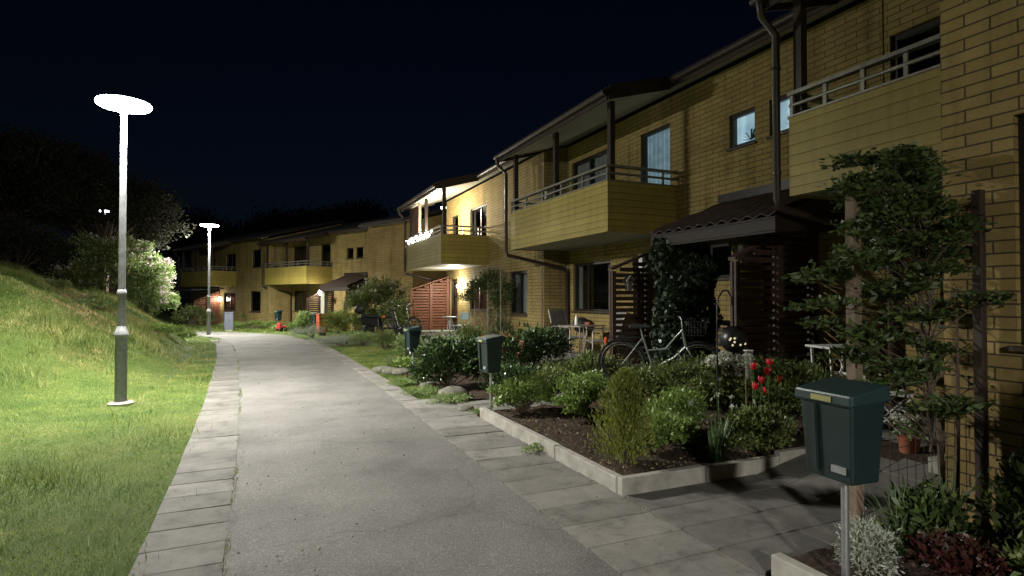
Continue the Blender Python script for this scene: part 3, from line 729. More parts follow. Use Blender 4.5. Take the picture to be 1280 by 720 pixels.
# ------------------------------------------------------------------ lights helpers
def point(loc, power, color=(1, 1, 1), r=.08, parent=None):
    l = bpy.data.lights.new('light', 'POINT'); l.energy = power; l.color = color; l.shadow_soft_size = r
    o = bpy.data.objects.new('light', l); col.objects.link(o); o.location = loc
    if parent: o.parent = parent
    return o
COOL = (1.0, .975, .895)
def street_lamp(label, loc, H, power, area=0, spot=0):
    t = thing('street_lamp', label, 'street lamp', loc, 0, 'street lamps')
    p = MB(); p.lathe([(.078, .03), (.078, 1.02)], seg=20); 
    p.lathe([(.052, 1.10), (.050, 1.55), (.048, 1.64), (.040, H - .25), (.036, H - .1)], seg=20)
    p.build('pole', 'lamp_steel', t)
    MB().lathe([(.079, .985), (.095, 1.0), (.095, 1.03), (.058, 1.14), (.05, 1.15)], seg=20).build('collar', 'lamp_steel', t); MB().lathe([(.06, 1.60), (.062, 1.62), (.062, 1.67), (.052, 1.69)], seg=20).build('collar', 'lamp_steel', t)
    MB().box(-.03, .03, -.082, -.074, .35, .62).build('service_hatch', 'lamp_steel', t)
    MB().lathe([(.17, -.06), (.17, .02), (.15, .035), (.09, .045)], seg=20).build('base', 'concrete', t)
    h = MB(); h.lathe([(.05, H - .15), (.10, H - .06), (.32, H - .035), (.345, H - .02), (.345, H + .015), (.26, H + .045), (.08, H + .07), (.02, H + .075)], seg=36)
    ho = h.build('lamp_head', 'lamp_steel', t)
    d = MB(); d.lathe([(.06, H - .085), (.12, H - .075), (.335, H - .05), (.35, H - .035), (.357, H - .01), (.35, H + .008)], seg=40)
    d.build('diffuser', 'disc', ho)
    if power: 
        for k in range(3):
            a = 2 * math.pi * k / 3 + .4
            point((.20 * math.cos(a), .20 * math.sin(a), H - .15), power / 3, COOL, .05, t)
        l = bpy.data.lights.new('light', 'AREA'); l.shape = 'DISK'; l.size = .62; l.energy = area; l.color = COOL
        o = bpy.data.objects.new('light', l); col.objects.link(o); o.location = (0, 0, H - .10); o.parent = t
        l = bpy.data.lights.new('light', 'SPOT'); l.energy = spot; l.color = COOL; l.spot_size = R(159); l.spot_blend = .34; l.shadow_soft_size = .16
        o = bpy.data.objects.new('light', l); col.objects.link(o); o.location = (0, 0, H - .26); o.parent = t
    return t
P1 = 470
street_lamp('nearest street lamp, standing in the lawn with a glowing disc head', (-1.92, 10.03, hz(-1.92, 10.03) - .01), 4.46, P1, 380, 2500)
street_lamp('small second street lamp at the bend before the far houses', (-2.1, 27.0, hz(-2.1, 27.0) - .01), 4.66, P1 * .65, 380, 2500)
street_lamp('street lamp standing behind the camera beside the path', (-1.9, -7.3, hz(-1.9, -7.3) - .01), 4.5, P1 * .28, 1500, 2300)
x, y = at(130, 40); ZD = 3.0
street_lamp('distant street lamp glinting through the dark tree on the mound', (x, y, ZD), 4.7, 5)

# porch lights as parts of their houses
def porch(parent, y, z, x=-.12, power=30, color=(1, .93, .78), r=.07):
    m = MB(); m.ball((x, y, z), r, r, r * 1.1); m.build('porch_light', 'porch', parent)
    point((x - .12, y, z - .02), power, color, .06, parent)
porch(H1, 2.55, 2.15, power=110, r=.06)
porch(HB, -.35, 2.30, x=-.9, power=55, r=.13)
porch(HA, 1.95, 2.0, power=50, r=.12)
# fairy lights on the balcony rail of house H1
t = thing('fairy_lights', 'string of glowing white fairy lights wound along the balcony rail', 'fairy lights', (6.28, 16.2, DZ1))
w = MB(); b = MB(); pts = []
n = 72; bm_ = None
for i in range(n):
    u = 1.0 + 3.15 * i / n; xx = -1.52 + .05 * math.sin(i * 2.1); zz = 3.80 + .08 * math.sin(i * 1.7) - .04 * (i % 3)
    pts.append((xx, u, zz))
    if bm_ is None: bm_ = MB().ball((0, 0, 0), .017, seg=8, rings=5).build('bulb', 'bulb', t)
    else: bm_ = bm_.copy(); col.objects.link(bm_)
    bm_.location = (xx, u, zz)
w.tube(pts, .004, 4); w.build('cable', 'white', t)
for u in (1.3, 2.3, 3.3): point((-1.32, u, 3.95), 105, (1, .90, .72), .05, t)
# balcony ceiling light of H1
point((-.75, 2.2, 4.62), 150, (1, .90, .72), .08, H1)
MB().lathe([(.09, 4.80), (.09, 4.74), (.03, 4.72)], (-.75, 2.2, 0), 16).build('ceiling_light', 'porch', H1)
# dark windscreen panel on the far half of H1's balcony
MB().box(-1.38, -1.36, 3.0, 4.05, 3.92, 4.95).build('wind_screen', 'redslat', H1)
MB().box(-1.42, -1.33, 2.93, 2.99, 3.65, 5.0).build('wind_screen_post', 'wood_grey', H1)

# ------------------------------------------------------------------ privacy screens
def screen(label, x0, x1, y, z0, zlo, zhi, mat, group='slatted privacy screens'):
    """runs from street side x0 to wall x1, top rising from zlo to zhi"""
    t = thing('privacy_screen', label, 'privacy screen', (x0, y, z0), 0, group); L = x1 - x0
    top = lambda x: zlo - z0 + (zhi - zlo) * x / L
    s = MB(); z = .06
    while z < zhi - z0 - .06:
        xa = 0.03 if z + .075 < top(0.03) else min(L, (z + .08 - (zlo - z0)) * L / (zhi - zlo))
        if xa < L - .05: s.box(xa, L, -.014, .014, z, z + .068)
        z += .10
    s.build('slats', mat, t)
    p = MB()
    for xx in (0, L * .5, L - .09):
        w_ = .07 if xx in (0,) else .10
        p.box(xx, xx + w_, -.05, -.013, 0, top(xx) - .01); p.box(xx, xx + w_, .013, .05, 0, top(xx) - .01)
    p.build('posts', mat, t)
    c = MB(); c.hexa([(-.02, -.06, top(0)), (L, -.06, top(L)), (L, .06, top(L)), (-.02, .06, top(0))], [(-.02, -.06, top(0) + .04), (L, -.06, top(L) + .04), (L, .06, top(L) + .04), (-.02, .06, top(0) + .04)])
    c.build('top_rail', mat, t); return t
screen('dark slatted screen behind the bicycle, with a birdhouse on it', 5.42, 6.88, 8.2, .29, 2.06, 2.62, 'darkslat')
screen('dark slatted screen right of the ivy, beside the black garden ball', 5.42, 6.88, 5.45, .29, 2.07, 2.72, 'darkslat')
screen('red brown slatted screen under the fairy light balcony', 4.80, 6.24, 20.1, .30, 1.86, 2.35, 'redslat')
def rotscreen(label, parent_house, y, mat, zlo, zhi):
    o = screen(label, 0, 1.46, 0, 0, zlo, zhi, mat); m = parent_house.matrix_basis
    p = Matrix.Rotation(ROT, 4, 'Z') @ Vector((-1.49, y, 0)); o.location = Vector(parent_house.location) + p + Vector((0, 0, .45)); o.rotation_euler = (0, 0, ROT); return o
rotscreen('dark slatted screen under the porch light of the far house', HB, -.1, 'darkslat', 1.5, 2.2)
rotscreen('red brown slatted screen of the farthest house', HA, 2.2, 'redslat', 1.4, 2.0)
# birdhouse
t = thing('birdhouse', 'small pale birdhouse with pitched roof fixed to the dark slatted screen', 'birdhouse', (5.72, 8.12, 1.72))
MB().box(-.045, .045, -.05, .045, 0, .16).build('body', 'rail', t); 
MB().add([(-.08, -.08, .14), (0, -.08, .24), (.08, -.08, .14), (-.08, .05, .14), (0, .05, .24), (.08, .05, .14), (-.08, -.08, .16), (0, -.08, .26), (.08, -.08, .16), (-.08, .05, .16), (0, .05, .26), (.08, .05, .16)],
         [(0, 1, 4, 3), (1, 2, 5, 4), (6, 9, 10, 7), (7, 10, 11, 8), (0, 6, 7, 1), (1, 7, 8, 2), (3, 4, 10, 9), (4, 5, 11, 10)]).build('roof', 'rail', t)

# ------------------------------------------------------------------ mailboxes
def mailbox(label, x, y, z0, rz=0, zb=.64):
    t = thing('mailbox', label, 'mailbox', (x, y, z0), rz, 'green mailboxes on steel posts')
    zt = zb + .47
    b = MB(); a, d, a2, d2 = .158, .118, .138, .094
    b.hexa([(-d2, -a2, zb), (d2, -a2, zb), (d2, a2, zb), (-d2, a2, zb)], [(-d, -a, zt - .05), (d, -a, zt - .05), (d, a, zt - .05), (-d, a, zt - .05)])
    b.build('box', 'bin_green', t, bevel=.012)
    l = MB(); l.hexa([(-d - .022, -a - .018, zt - .075), (d + .018, -a - .018, zt - .055), (d + .018, a + .018, zt - .055), (-d - .022, a + .018, zt - .075)],
                     [(-d - .018, -a - .015, zt - .015), (d + .01, -a - .015, zt + .03), (d + .01, a + .015, zt + .03), (-d - .018, a + .015, zt - .015)])
    lo = l.build('lid', 'bin_lid', t, bevel=.012)
    MB().box(-d - .0265, -d - .023, -.06, .06, zt - .062, zt - .033).build('label_plate', 'yellow_label', lo)
    r = MB()
    r.hexa([(-d2 - .022, .05, zb + .03), (-d2 - .005, .05, zb + .03), (-d2 - .005, .075, zb + .03), (-d2 - .022, .075, zb + .03)], [(-d - .016, .05, zt - .085), (-d + .003, .05, zt - .085), (-d + .003, .075, zt - .085), (-d - .016, .075, zt - .085)])
    r.build('rib', 'bin_green', t)
    MB().box(-d2 - .016, -d2 - .006, -.11, -.03, zb + .05, zb + .085).build('badge', 'badge', t)
    MB().tube([(.02, 0, -.3), (.02, 0, zb + .01)], .0195, 12).build('post', 'steel', t)
    MB().box(-.03, .07, -.05, .05, zb - .018, zb - .001).build('bracket', 'steel', t)
    return t
mailbox('nearest green mailbox, large beside the corner of the near flower bed', *at(1050, 3.0), 0.0, R(-4), .66)
mailbox('green mailbox on a post at the far corner of the kerbed flower bed', 2.80, 7.16, 0.0, R(4), .60)
mailbox('green mailbox standing among laurel leaves by the small lawn', 2.72, 11.2, 0.0, R(6), .53)
x, y = at(348, 27.5)
mailbox('far green mailbox above the red toy', x, y, 0.0, R(30), .50)
x, y = at(394, 25.6)
mailbox('small dark green mailbox just left of the red box', x, y, 0.0, R(30), .45)
# red box
x, y = at(403, 24.4); t = thing('post_box', 'orange red post box standing on the flower border', 'post box', (x, y, 0), R(15))
MB().box(-.2, .2, -.2, .2, .12, .86).build('body', 'red_box', t, bevel=.02); MB().box(-.22, .22, -.22, .22, .862, .91).build('lid', 'red_box', t, bevel=.01); MB().box(-.15, .15, -.215, -.203, .70, .74).build('slot', 'black', t)
MB().box(-.12, .12, -.12, .12, -.05, .118).build('base', 'dark_metal', t)
x, y = at(286, 27.6); t = thing('utility_cabinet', 'narrow grey utility cabinet at the end of the path', 'cabinet', (x, y, 0), R(10))
MB().box(-.19, .19, -.13, .13, .06, .85).build('body', 'grey_box', t, bevel=.01); MB().box(-.21, .21, -.15, .15, .852, .90).build('lid', 'grey_box', t, bevel=.01); MB().box(-.17, .17, -.11, .11, -.05, .058).build('base', 'concrete', t); MB().box(-.01, .01, -.145, -.131, .4, .5).build('handle', 'dark_metal', t)
x, y = at(352, 27.0); t = thing('toy_car', 'small red ride-on toy below the far green mailbox', 'toy', (x, y, .0), R(40))
MB().box(-.22, .22, -.11, .11, .12, .26).box(-.2, -.05, -.1, .1, .262, .40).build('body', 'toy_red', t, bevel=.04)
for sx in (-.14, .14): MB().torus((sx, -.12, .09), .06, .03, 'y', 16, 6).build('wheel', 'black', t)
for sx in (-.14, .14): MB().torus((sx, .12, .09), .06, .03, 'y', 16, 6).build('wheel', 'black', t)

# ------------------------------------------------------------------ bicycles
def bicycle(label, rear, front, z, frame='bike_frame', steer=0, basket=True):
    rear = Vector((rear[0], rear[1], z)); d = Vector((front[0] - rear[0], front[1] - rear[1], 0)); ang = math.atan2(d.y, d.x)
    t = thing('bicycle', label, 'bicycle', rear, ang, None); t.rotation_euler = (R(6), 0, ang)
    WB = 1.08; r = .335
    for x in (0, WB):
        w = MB(); w.torus((x, 0, r), r - .018, .018, 'y', 40, 8); o = w.build('wheel', 'black', t)
        MB().torus((x, 0, r), r - .043, .010, 'y', 40, 6).build('rim', 'chrome', o)
        s = MB()
        for k in range(24):
            a = 2 * math.pi * k / 24; s.tube([(x, .02 * (-1) ** k, r), (x + (r - .045) * math.cos(a), 0, r + (r - .045) * math.sin(a))], .0016, 3, False)
        s.tube([(x, -.06, r), (x, .06, r)], .018, 8); s.build('spokes', 'chrome', o)
        mg = MB(); mg.torus((x, 0, r), r + .022, .017, 'y', 24, 6, R(10 if x == 0 else 30), R(200 if x == 0 else 190)); mg.build('mudguard', 'dark_metal', t)
    bb = (.44, 0, .29); st = (.29, 0, .80); hd0 = (.90, 0, .62); hd1 = (.86, 0, .86)
    f = MB(); f.tube([bb, st], .017, 8); f.tube([bb, (.74, 0, .46), hd0], .022, 8); f.tube([(.37, 0, .55), (.62, 0, .58), hd1], .016, 8); f.tube([hd0, hd1], .022, 8)
    for s in (-1, 1):
        f.tube([bb, (0, .06 * s, r)], .011, 6); f.tube([(.31, 0, .74), (0, .06 * s, r)], .009, 6); f.tube([hd0, (.95, .05 * s, .56), (WB, .05 * s, r)], .012, 6)
    f.build('frame', frame, t)
    h = MB(); h.tube([hd1, (.84, 0, 1.02), (.80, 0, 1.05)], .013, 8); h.tube([(.60, -.31, 1.06), (.72, -.28, 1.08), (.86, -.12, 1.09), (.84, 0, 1.05), (.86, .12, 1.09), (.72, .28, 1.08), (.60, .31, 1.06)], .011, 8)
    h.tube([(.70, .27, 1.10), (.72, .3, 1.16)], .005, 5); ho = h.build('handlebar', 'chrome', t)
    for s in (-1, 1): MB().tube([(.60, .31 * s, 1.06), (.71, .285 * s, 1.08)], .017, 8).build('grip', 'black', ho)
    s = MB(); s.hexa([(.12, -.1, .87), (.42, -.02, .87), (.42, .02, .87), (.12, .1, .87)], [(.13, -.09, .93), (.42, -.018, .915), (.42, .018, .915), (.13, .09, .93)]); so = s.build('saddle', 'black', t, bevel=.02)
    MB().tube([st, (.27, 0, .88)], .012, 8).build('seat_post', 'chrome', so)
    k = MB()
    for s_ in (-.06, .06): k.tube([(.28, s_, .73), (-.22, s_, .73)], .006, 6); k.tube([(-.08, s_, .73), (0, s_, r)], .005, 6)
    for x in (-.2, -.05, .1): k.tube([(x, -.06, .73), (x, .06, .73)], .005, 6)
    k.build('rack', 'dark_metal', t)
    MB().box(-.26, -.22, -.045, .045, .64, .72).build('rear_light', 'orange', t, bevel=.01)
    c = MB(); c.tube([(.44, -.04, .29), (0, -.04, r)], .03, 6); c.torus((.44, -.05, .29), .085, .008, 'y', 20, 5); c.build('chain_guard', 'dark_metal', t)
    p = MB(); p.tube([(.44, -.07, .29), (.52, -.08, .15)], .009, 6); p.tube([(.44, .07, .29), (.36, .08, .43)], .009, 6); po = p.build('crank', 'chrome', t)
    MB().box(.47, .57, -.17, -.08, .135, .16).box(.31, .41, .08, .17, .42, .445).build('pedal', 'black', po)
    MB().lathe([(.035, 0), (.045, .06), (.02, .07)], (.93, 0, .92), 12).build('headlight', 'chrome', t)
    if basket:
        b = MB()
        for zz in (.80, .87, .94, 1.0):
            k_ = (zz - .8) / .2; a = .11 + .03 * k_; b.tube([(.92, -a, zz), (1.16 + .03 * k_, -a, zz), (1.16 + .03 * k_, a, zz), (.92, a, zz), (.92, -a, zz)], .004, 4)
        for i in range(7):
            yy = -.11 + .22 * i / 6; b.tube([(1.16, yy, .8), (1.19, yy * 1.25, 1.0)], .003, 4); b.tube([(.92 + .04 * i, -.11, .8), (.92 + .042 * i, -.14, 1.0)], .003, 4); b.tube([(.92 + .04 * i, .11, .8), (.92 + .042 * i, .14, 1.0)], .003, 4)
        b.build('basket', 'black', t)
    return t
a = at(779, 8.35); b = at(858, 7.95)
bicycle('grey city bicycle with a front basket parked before the dark slatted screen', a, b, .30)
a = at(488, 18.6); b = at(508, 18.2)
bicycle('distant silver bicycle beside the red brown slatted screen', a, b, .30, 'chrome', basket=False)
# scooter
x, y = at(462, 20.2); t = thing('motor_scooter', 'black motor scooter with a round top box parked among the shrubs', 'scooter', (x, y, .26), R(-35))
for xx in (0, 1.15): 
    o = MB().torus((xx, 0, .22), .17, .055, 'y', 24, 8).build('wheel', 'black', t); MB().lathe([(.12, -.03), (.12, .03)], (0, 0, 0), 12).build('rim', 'dark_metal', o, (xx, 0, .22)).rotation_euler = (R(90), 0, 0)
MB().hexa([(-.25, -.14, .40), (.45, -.15, .28), (.45, .15, .28), (-.25, .14, .40)], [(-.30, -.11, .66), (.40, -.13, .62), (.40, .13, .62), (-.30, .11, .66)]).box(.44, .85, -.14, .14, .22, .29).hexa([(.84, -.17, .22), (1.0, -.12, .3), (1.0, .12, .3), (.84, .17, .22)], [(.88, -.14, .88), (.96, -.1, .88), (.96, .1, .88), (.88, .14, .88)]).build('body', 'dark_metal', t, bevel=.05)
MB().hexa([(-.28, -.13, .665), (.38, -.12, .63), (.38, .12, .63), (-.28, .13, .665)], [(-.24, -.1, .76), (.34, -.1, .72), (.34, .1, .72), (-.24, .1, .76)]).build('seat', 'black', t, bevel=.03)
MB().ball((-.38, 0, .92), .19, .2, .17).build('top_box', 'black', t)
MB().tube([(.86, -.30, .98), (.92, -.1, 1.0), (.92, .1, 1.0), (.86, .30, .98)], .014, 8).tube([(.92, 0, .85), (.92, 0, 1.0)], .03, 8).build('handlebar', 'chrome', t)
for s in (-1, 1): MB().tube([(.9, .2 * s, 1.0), (.93, .24 * s, 1.13)], .005, 5).ball((.93, .25 * s, 1.16), .05, .06, .03, 8, 6).build('mirror', 'chrome', t)

# ------------------------------------------------------------------ patio furniture of the bicycle house
def armchair(label, x, y, z, rz):
    t = thing('garden_chair', label, 'garden chair', (x, y, z), rz, 'grey mesh garden chairs')
    MB().hexa([(-.24, -.24, .41), (.24, -.24, .40), (.24, .24, .40), (-.24, .24, .41)], [(-.24, -.24, .425), (.24, -.24, .415), (.24, .24, .415), (-.24, .24, .425)]).build('seat', 'fabric', t)
    MB().hexa([(-.25, -.23, .43), (-.235, -.23, .43), (-.235, .23, .43), (-.25, .23, .43)], [(-.42, -.23, 1.0), (-.405, -.23, 1.0), (-.405, .23, 1.0), (-.42, .23, 1.0)]).build('backrest', 'fabric', t)
    for s in (-1, 1):
        f = MB(); f.tube([(.27, .26 * s, 0), (.27, .26 * s, .60), (.24, .26 * s, .64), (-.27, .26 * s, .66)], .012, 8); f.tube([(-.43, .245 * s, 1.02), (-.24, .245 * s, .42), (-.30, .26 * s, 0)], .012, 8); f.tube([(.27, .25 * s, .40), (-.25, .25 * s, .42)], .011, 8)
        f.build('side_frame', 'alu', t)
    MB().tube([(-.43, -.245, 1.02), (-.43, .245, 1.02)], .011, 8).tube([(.27, -.25, .40), (.27, .25, .40)], .011, 8).build('cross_bar', 'alu', t)
    return t
gz = .31
x, y = at(712, 12.6); armchair('grey mesh garden chair at the left of the patio table, back to the wall', x, y, gz, R(-75))
x, y = at(752, 11.6); armchair('grey mesh garden chair seen from the side, right of the patio table', x, y, gz, R(165))
x, y = at(727, 11.9); t = thing('patio_table', 'small rectangular patio table with slim legs between two grey chairs', 'table', (x, y, gz), R(20))
MB().box(-.42, .42, -.3, .3, .69, .715).build('table_top', 'alu', t, bevel=.005)
for sx in (-.38, .38):
    for sy in (-.26, .26): MB().tube([(sx, sy, .69), (sx * 1.02, sy * 1.02, 0)], .013, 8).build('leg', 'alu', t)
tag(MB().lathe([(.035, 0), (.035, .12), (.03, .15), (.012, .19), (.012, .22)], (x - .1, y + .05, gz + .717), 14).build('bottle', 'white'), 'pale bottle standing on the patio table', 'bottle')
tag(MB().lathe([(.06, 0), (.07, .05), (.065, .06)], (x + .14, y - .02, gz + .717), 14).build('bowl', 'soilpot'), 'low terracotta bowl on the patio table', 'bowl')
x, y = at(722, 13.0); t = thing('charcoal_grill', 'black kettle grill in the corner behind the patio table', 'grill', (x + .1, y, gz))
MB().lathe([(.03, .48), (.15, .53), (.21, .64), (.21, .66)], seg=18).build('bowl', 'black', t); MB().lathe([(.215, .665), (.19, .77), (.08, .83), (.02, .84)], seg=18).build('lid', 'black', t)
for k in range(3):
    a = 2.1 * k; MB().tube([(.12 * math.cos(a), .12 * math.sin(a), .52), (.24 * math.cos(a), .24 * math.sin(a), 0)], .012, 6).build('leg', 'steel', t)
# bench by the ivy
t = thing('garden_bench', 'dark slatted garden bench against the wall right of the ivy', 'bench', (6.45, 6.55, .31), 0)
s = MB(); b_ = MB()
for i in range(4): s.box(-.27 + .11 * i, -.18 + .11 * i, -.6, .6, .42, .44)
s.build('seat', 'darkslat', t)
for i in range(4): b_.box(.19 + .015 * i, .21 + .015 * i, -.6, .6, .52 + .11 * i, .60 + .11 * i)
b_.build('backrest', 'darkslat', t)
for sy in (-.56, .56): MB().box(-.27, -.21, sy - .03, sy + .03, 0, .42).box(.17, .22, sy - .03, sy + .03, 0, .95).box(-.27, .2, sy - .03, sy + .03, .60, .64).box(-.265, -.215, sy - .028, sy + .028, .42, .6).build('leg', 'darkslat', t)
# black garden ball on the bed
x, y = at(917, 6.55); t = thing('garden_ball', 'black perforated garden ball glowing through small holes', 'garden ornament', (x, y, .32))
MB().tube([(0, 0, -.2), (0, 0, .66)], .015, 8).build('stand', 'dark_metal', t); MB().ball((0, 0, .80), .155, seg=20, rings=14).build('ball', 'dark_metal', t)
h = MB()
for i in range(7):
    ph = random.uniform(1.3, 2.3); th = R(-90 - 23) + random.uniform(-.8, .8); c_ = (.152 * math.sin(ph) * math.cos(th), .152 * math.sin(ph) * math.sin(th), .80 + .152 * math.cos(ph)); h.ball(c_, .013, seg=8, rings=5)
h.build('hole', emis('candle glow', (1, .85, .5), .55), t)
# hydrangea pot
x, y = at(902, 6.45)
shrub('hydrangea', 'low plant with big white flower heads under the black garden ball', 'flowering plant', (x, y, .40), [(0, 0, .36, .28, .26, .18)], 500, .07, .05, 'dull', flowers=None, stems=6)
fh = MB(); 
t = [o for o in bpy.data.objects if o.name.startswith('hydrangea')][-1]
for i, (dx, dz, rr) in enumerate([(-.2, .36, .085), (-.07, .40, .09), (.06, .36, .09), (.18, .38, .075), (-.02, .27, .10), (.12, .25, .08)]):
    q = unit(RS.normal(size=(160, 3))) * rr * RS.uniform(.85, 1.05, (160, 1)) * np.array([1, 1, .75]) + np.array([dx * CA, -dx * SA - .14, dz + .14])
    np_mesh('flower_head', leaf_quads(q, unit(RS.normal(size=q.shape)), .03, .028), 4, 'white_petal', t)
# shepherd hook
x, y = at(896, 5.9); tag(MB().tube([(0, 0, -.1), (0, 0, 1.32), (.02, 0, 1.42), (.08, 0, 1.49), (.15, 0, 1.49), (.2, 0, 1.42), (.2, 0, 1.34)], .008, 8).build('garden_hook', 'dark_metal', None, (x, y, .18)), 'thin black iron garden hook standing in the bed beside the garden ball', 'garden hook')
# rain gauge on stake
x, y = at(935, 5.55); t = thing('rain_gauge', 'clear plastic rain gauge on a stake behind the red tulips', 'rain gauge', (x, y, .15))
MB().tube([(0, .03, -.1), (0, .03, .80)], .008, 6).build('stake', 'wood_grey', t); MB().lathe([(.022, .66), (.03, .78), (.042, .93), (.046, .94)], seg=16).build('tube', 'clear', t); MB().torus((0, 0, .935), .045, .004, 'z', 20, 5).build('rim', 'white', t)

# white iron table and chair
t = thing('iron_table', 'white iron side table with curled legs near the second slatted screen', 'table', (6.2, 4.62, .31), R(-15))
MB().box(-.26, .26, -.22, .22, .70, .725).build('table_top', 'white', t, bevel=.006)
for sx in (-1, 1):
    f = MB(); f.bar((.21 * sx, -.16, .70), (.17 * sx, -.16, .0), .028, .02); f.bar((.21 * sx, .16, .70), (.17 * sx, .16, .0), .028, .02)
    f.tube([(.20 * sx, -.16, .62), (.10 * sx, -.16, .60), (.05 * sx, -.16, .50), (.10 * sx, -.16, .42), (.18 * sx, -.16, .40)], .012, 6); f.tube([(.12 * sx, -.16, .40), (.04 * sx, -.16, .3), (.14 * sx, -.16, .12)], .012, 6)
    f.bar((.19 * sx, -.16, .38), (.19 * sx, .16, .38), .02); f.build('leg', 'white', t)
MB().bar((-.19, -.16, .38), (.19, -.16, .38), .02, .03).bar((-.19, .16, .38), (.19, .16, .38), .02, .03).build('cross_bar', 'white', t)
t = thing('folding_chair', 'white folding garden chair with crossed legs behind the nearest mailbox', 'garden chair', (5.45, 3.55, .25), R(-60))
for s in (-1, 1):
    MB().bar((-.2, .2 * s, 0), (.2, .2 * s, .44), .022, .012).bar((.2, .2 * s, 0), (-.18, .2 * s, .44), .022, .012).bar((-.18, .2 * s, .44), (-.26, .2 * s, .84), .022, .012).build('leg', 'white', t)
s = MB()
for i in range(6): s.box(-.18 + .068 * i, -.13 + .068 * i, -.2, .2, .445, .46)
s.build('seat', 'white', t); MB().box(-.255, -.235, -.2, .2, .74, .82).box(-.235, -.22, -.2, .2, .60, .66).build('backrest', 'white', t)
tag(MB().hexa([(0, 0, 0), (.9, 0, 0), (.9, .12, 0), (0, .12, 0)], [(0, 0, .12), (.9, 0, .12), (.9, .12, .12), (0, .12, .12)]).build('stone_edging', 'concrete', None, (4.9, 2.75, .2)), 'pale low edging stone below the white folding chair', 'edging stone')
# white potted flowers near the iron table
def small_flowers(label, x, y, z, n, mat, hh=.14, rr=.12, fl=.03):
    t = thing('potted_flowers', label, 'potted plant', (x, y, z))
    MB().lathe([(.07, 0), (.09, .13), (.095, .14), (.07, .14)], seg=16).build('pot', 'soilpot', t)
    q = RS.normal(size=(260, 3)) * np.array([rr * .5, rr * .5, hh * .3]) + np.array([0, 0, .14 + hh * .5]); np_mesh('foliage', leaf_quads(q, unit(RS.normal(size=q.shape) + np.array([0, 0, .6])), .05, .022), 4, 'box', t)
    c = RS.normal(size=(n, 3)) * np.array([rr * .38, rr * .38, .02]) + np.array([0, 0, .16 + hh]); q = np.repeat(c, 16, 0) + RS.normal(size=(n * 16, 3)) * fl * .7
    np_mesh('flowers', leaf_quads(q, unit(RS.normal(size=q.shape)), fl, fl * .8), 4, mat, t)
    return t
small_flowers('pot of small white flowers beneath the white iron table', 5.95, 4.25, .31, 14, 'white_petal')
small_flowers('pot of white flowers at the foot of the folding chair', 5.2, 3.2, .24, 16, 'white_petal')

# patio of the lit house
x, y = at(574, 17.2); t = thing('bistro_chair', 'pale blue folding bistro chair outside the lit doorway', 'garden chair', (x, y, .31), R(200))
for s in (-1, 1): MB().bar((-.2, .19 * s, 0), (.2, .19 * s, .44), .03, .02).bar((.2, .19 * s, 0), (-.18, .19 * s, .44), .03, .02).bar((-.18, .19 * s, .44), (-.24, .19 * s, .86), .03, .02).build('leg', 'bistro', t)
MB().box(-.2, .2, -.2, .2, .445, .465).build('seat', 'bistro', t); MB().box(-.25, -.22, -.19, .19, .62, .84).build('backrest', 'bistro', t)
x, y = at(563, 17.6); t = thing('bistro_table', 'small round pale bistro table left of the blue folding chair', 'table', (x, y, .31))
MB().lathe([(.26, .68), (.27, .69), (.26, .70)], seg=20).build('table_top', 'bistro', t)
for k in range(3): MB().tube([(.03 * math.cos(2.1 * k), .03 * math.sin(2.1 * k), .68), (.22 * math.cos(2.1 * k), .22 * math.sin(2.1 * k), 0)], .012, 6).build('leg', 'bistro', t)
tag(MB().box(0, 1.4, 0, .8, 0, .16).build('door_step', 'concrete', None, (4.75, 18.9, .29), bevel=.01), 'pale concrete door step in front of the lit doorway', 'step')
# things on the middle balcony
t = thing('folding_chair', 'white folding chair standing at the far end of the middle balcony', 'garden chair', (6.1, 12.0, 2.902), R(100))
for s in (-1, 1): MB().bar((-.2, .2 * s, 0), (.2, .2 * s, .44), .03, .015).bar((.2, .2 * s, 0), (-.18, .2 * s, .44), .03, .015).bar((-.18, .2 * s, .44), (-.30, .2 * s, 1.22), .03, .015).build('leg', 'white', t)
MB().box(-.2, .2, -.2, .2, .445, .46).build('seat', 'white', t); MB().box(-.31, -.28, -.2, .2, 1.0, 1.2).build('backrest', 'white', t)

# wooden stake near, wire fence, dark upright on the near wall
tag(MB().hexa([(-.037, -.035, -.2), (.037, -.035, -.2), (.037, .035, -.2), (-.037, .035, -.2)], [(-.034, -.03, 2.28), (.034, -.03, 2.28), (.034, .03, 2.28), (-.034, .03, 2.28)]).build('wooden_post', 'wood_grey', None, (*at(1067, 3.65), .05), bevel=.004), 'weathered square wooden post behind the nearest mailbox', 'post')
tag(MB().box(-.028, .028, -.028, .028, -.2, 2.2).build('dark_upright', 'trim', None, (4.26, 2.17, .1), bevel=.005), 'slim dark brown upright against the near brick wall behind the young tree', 'post')  # slim box set where the wall has a dark vertical band
w = MB()
xa, ya, xb, yb = 3.75, 2.36, 4.3, 2.2
pa = Vector((3.55, 2.3, 0)); pb = Vector((4.32, 2.36, 0))
for i in range(9):
    p = pa.lerp(pb, i / 8); w.tube([(p.x, p.y, .05), (p.x, p.y, .95)], .0022, 4)
for k in range(7): w.tube([(pa.x, pa.y, .12 + .135 * k), (pb.x, pb.y, .12 + .135 * k)], .0022, 4)
tag(w.build('wire_fence', 'dark_metal'), 'thin wire mesh fence between the near bed and the paving', 'fence')

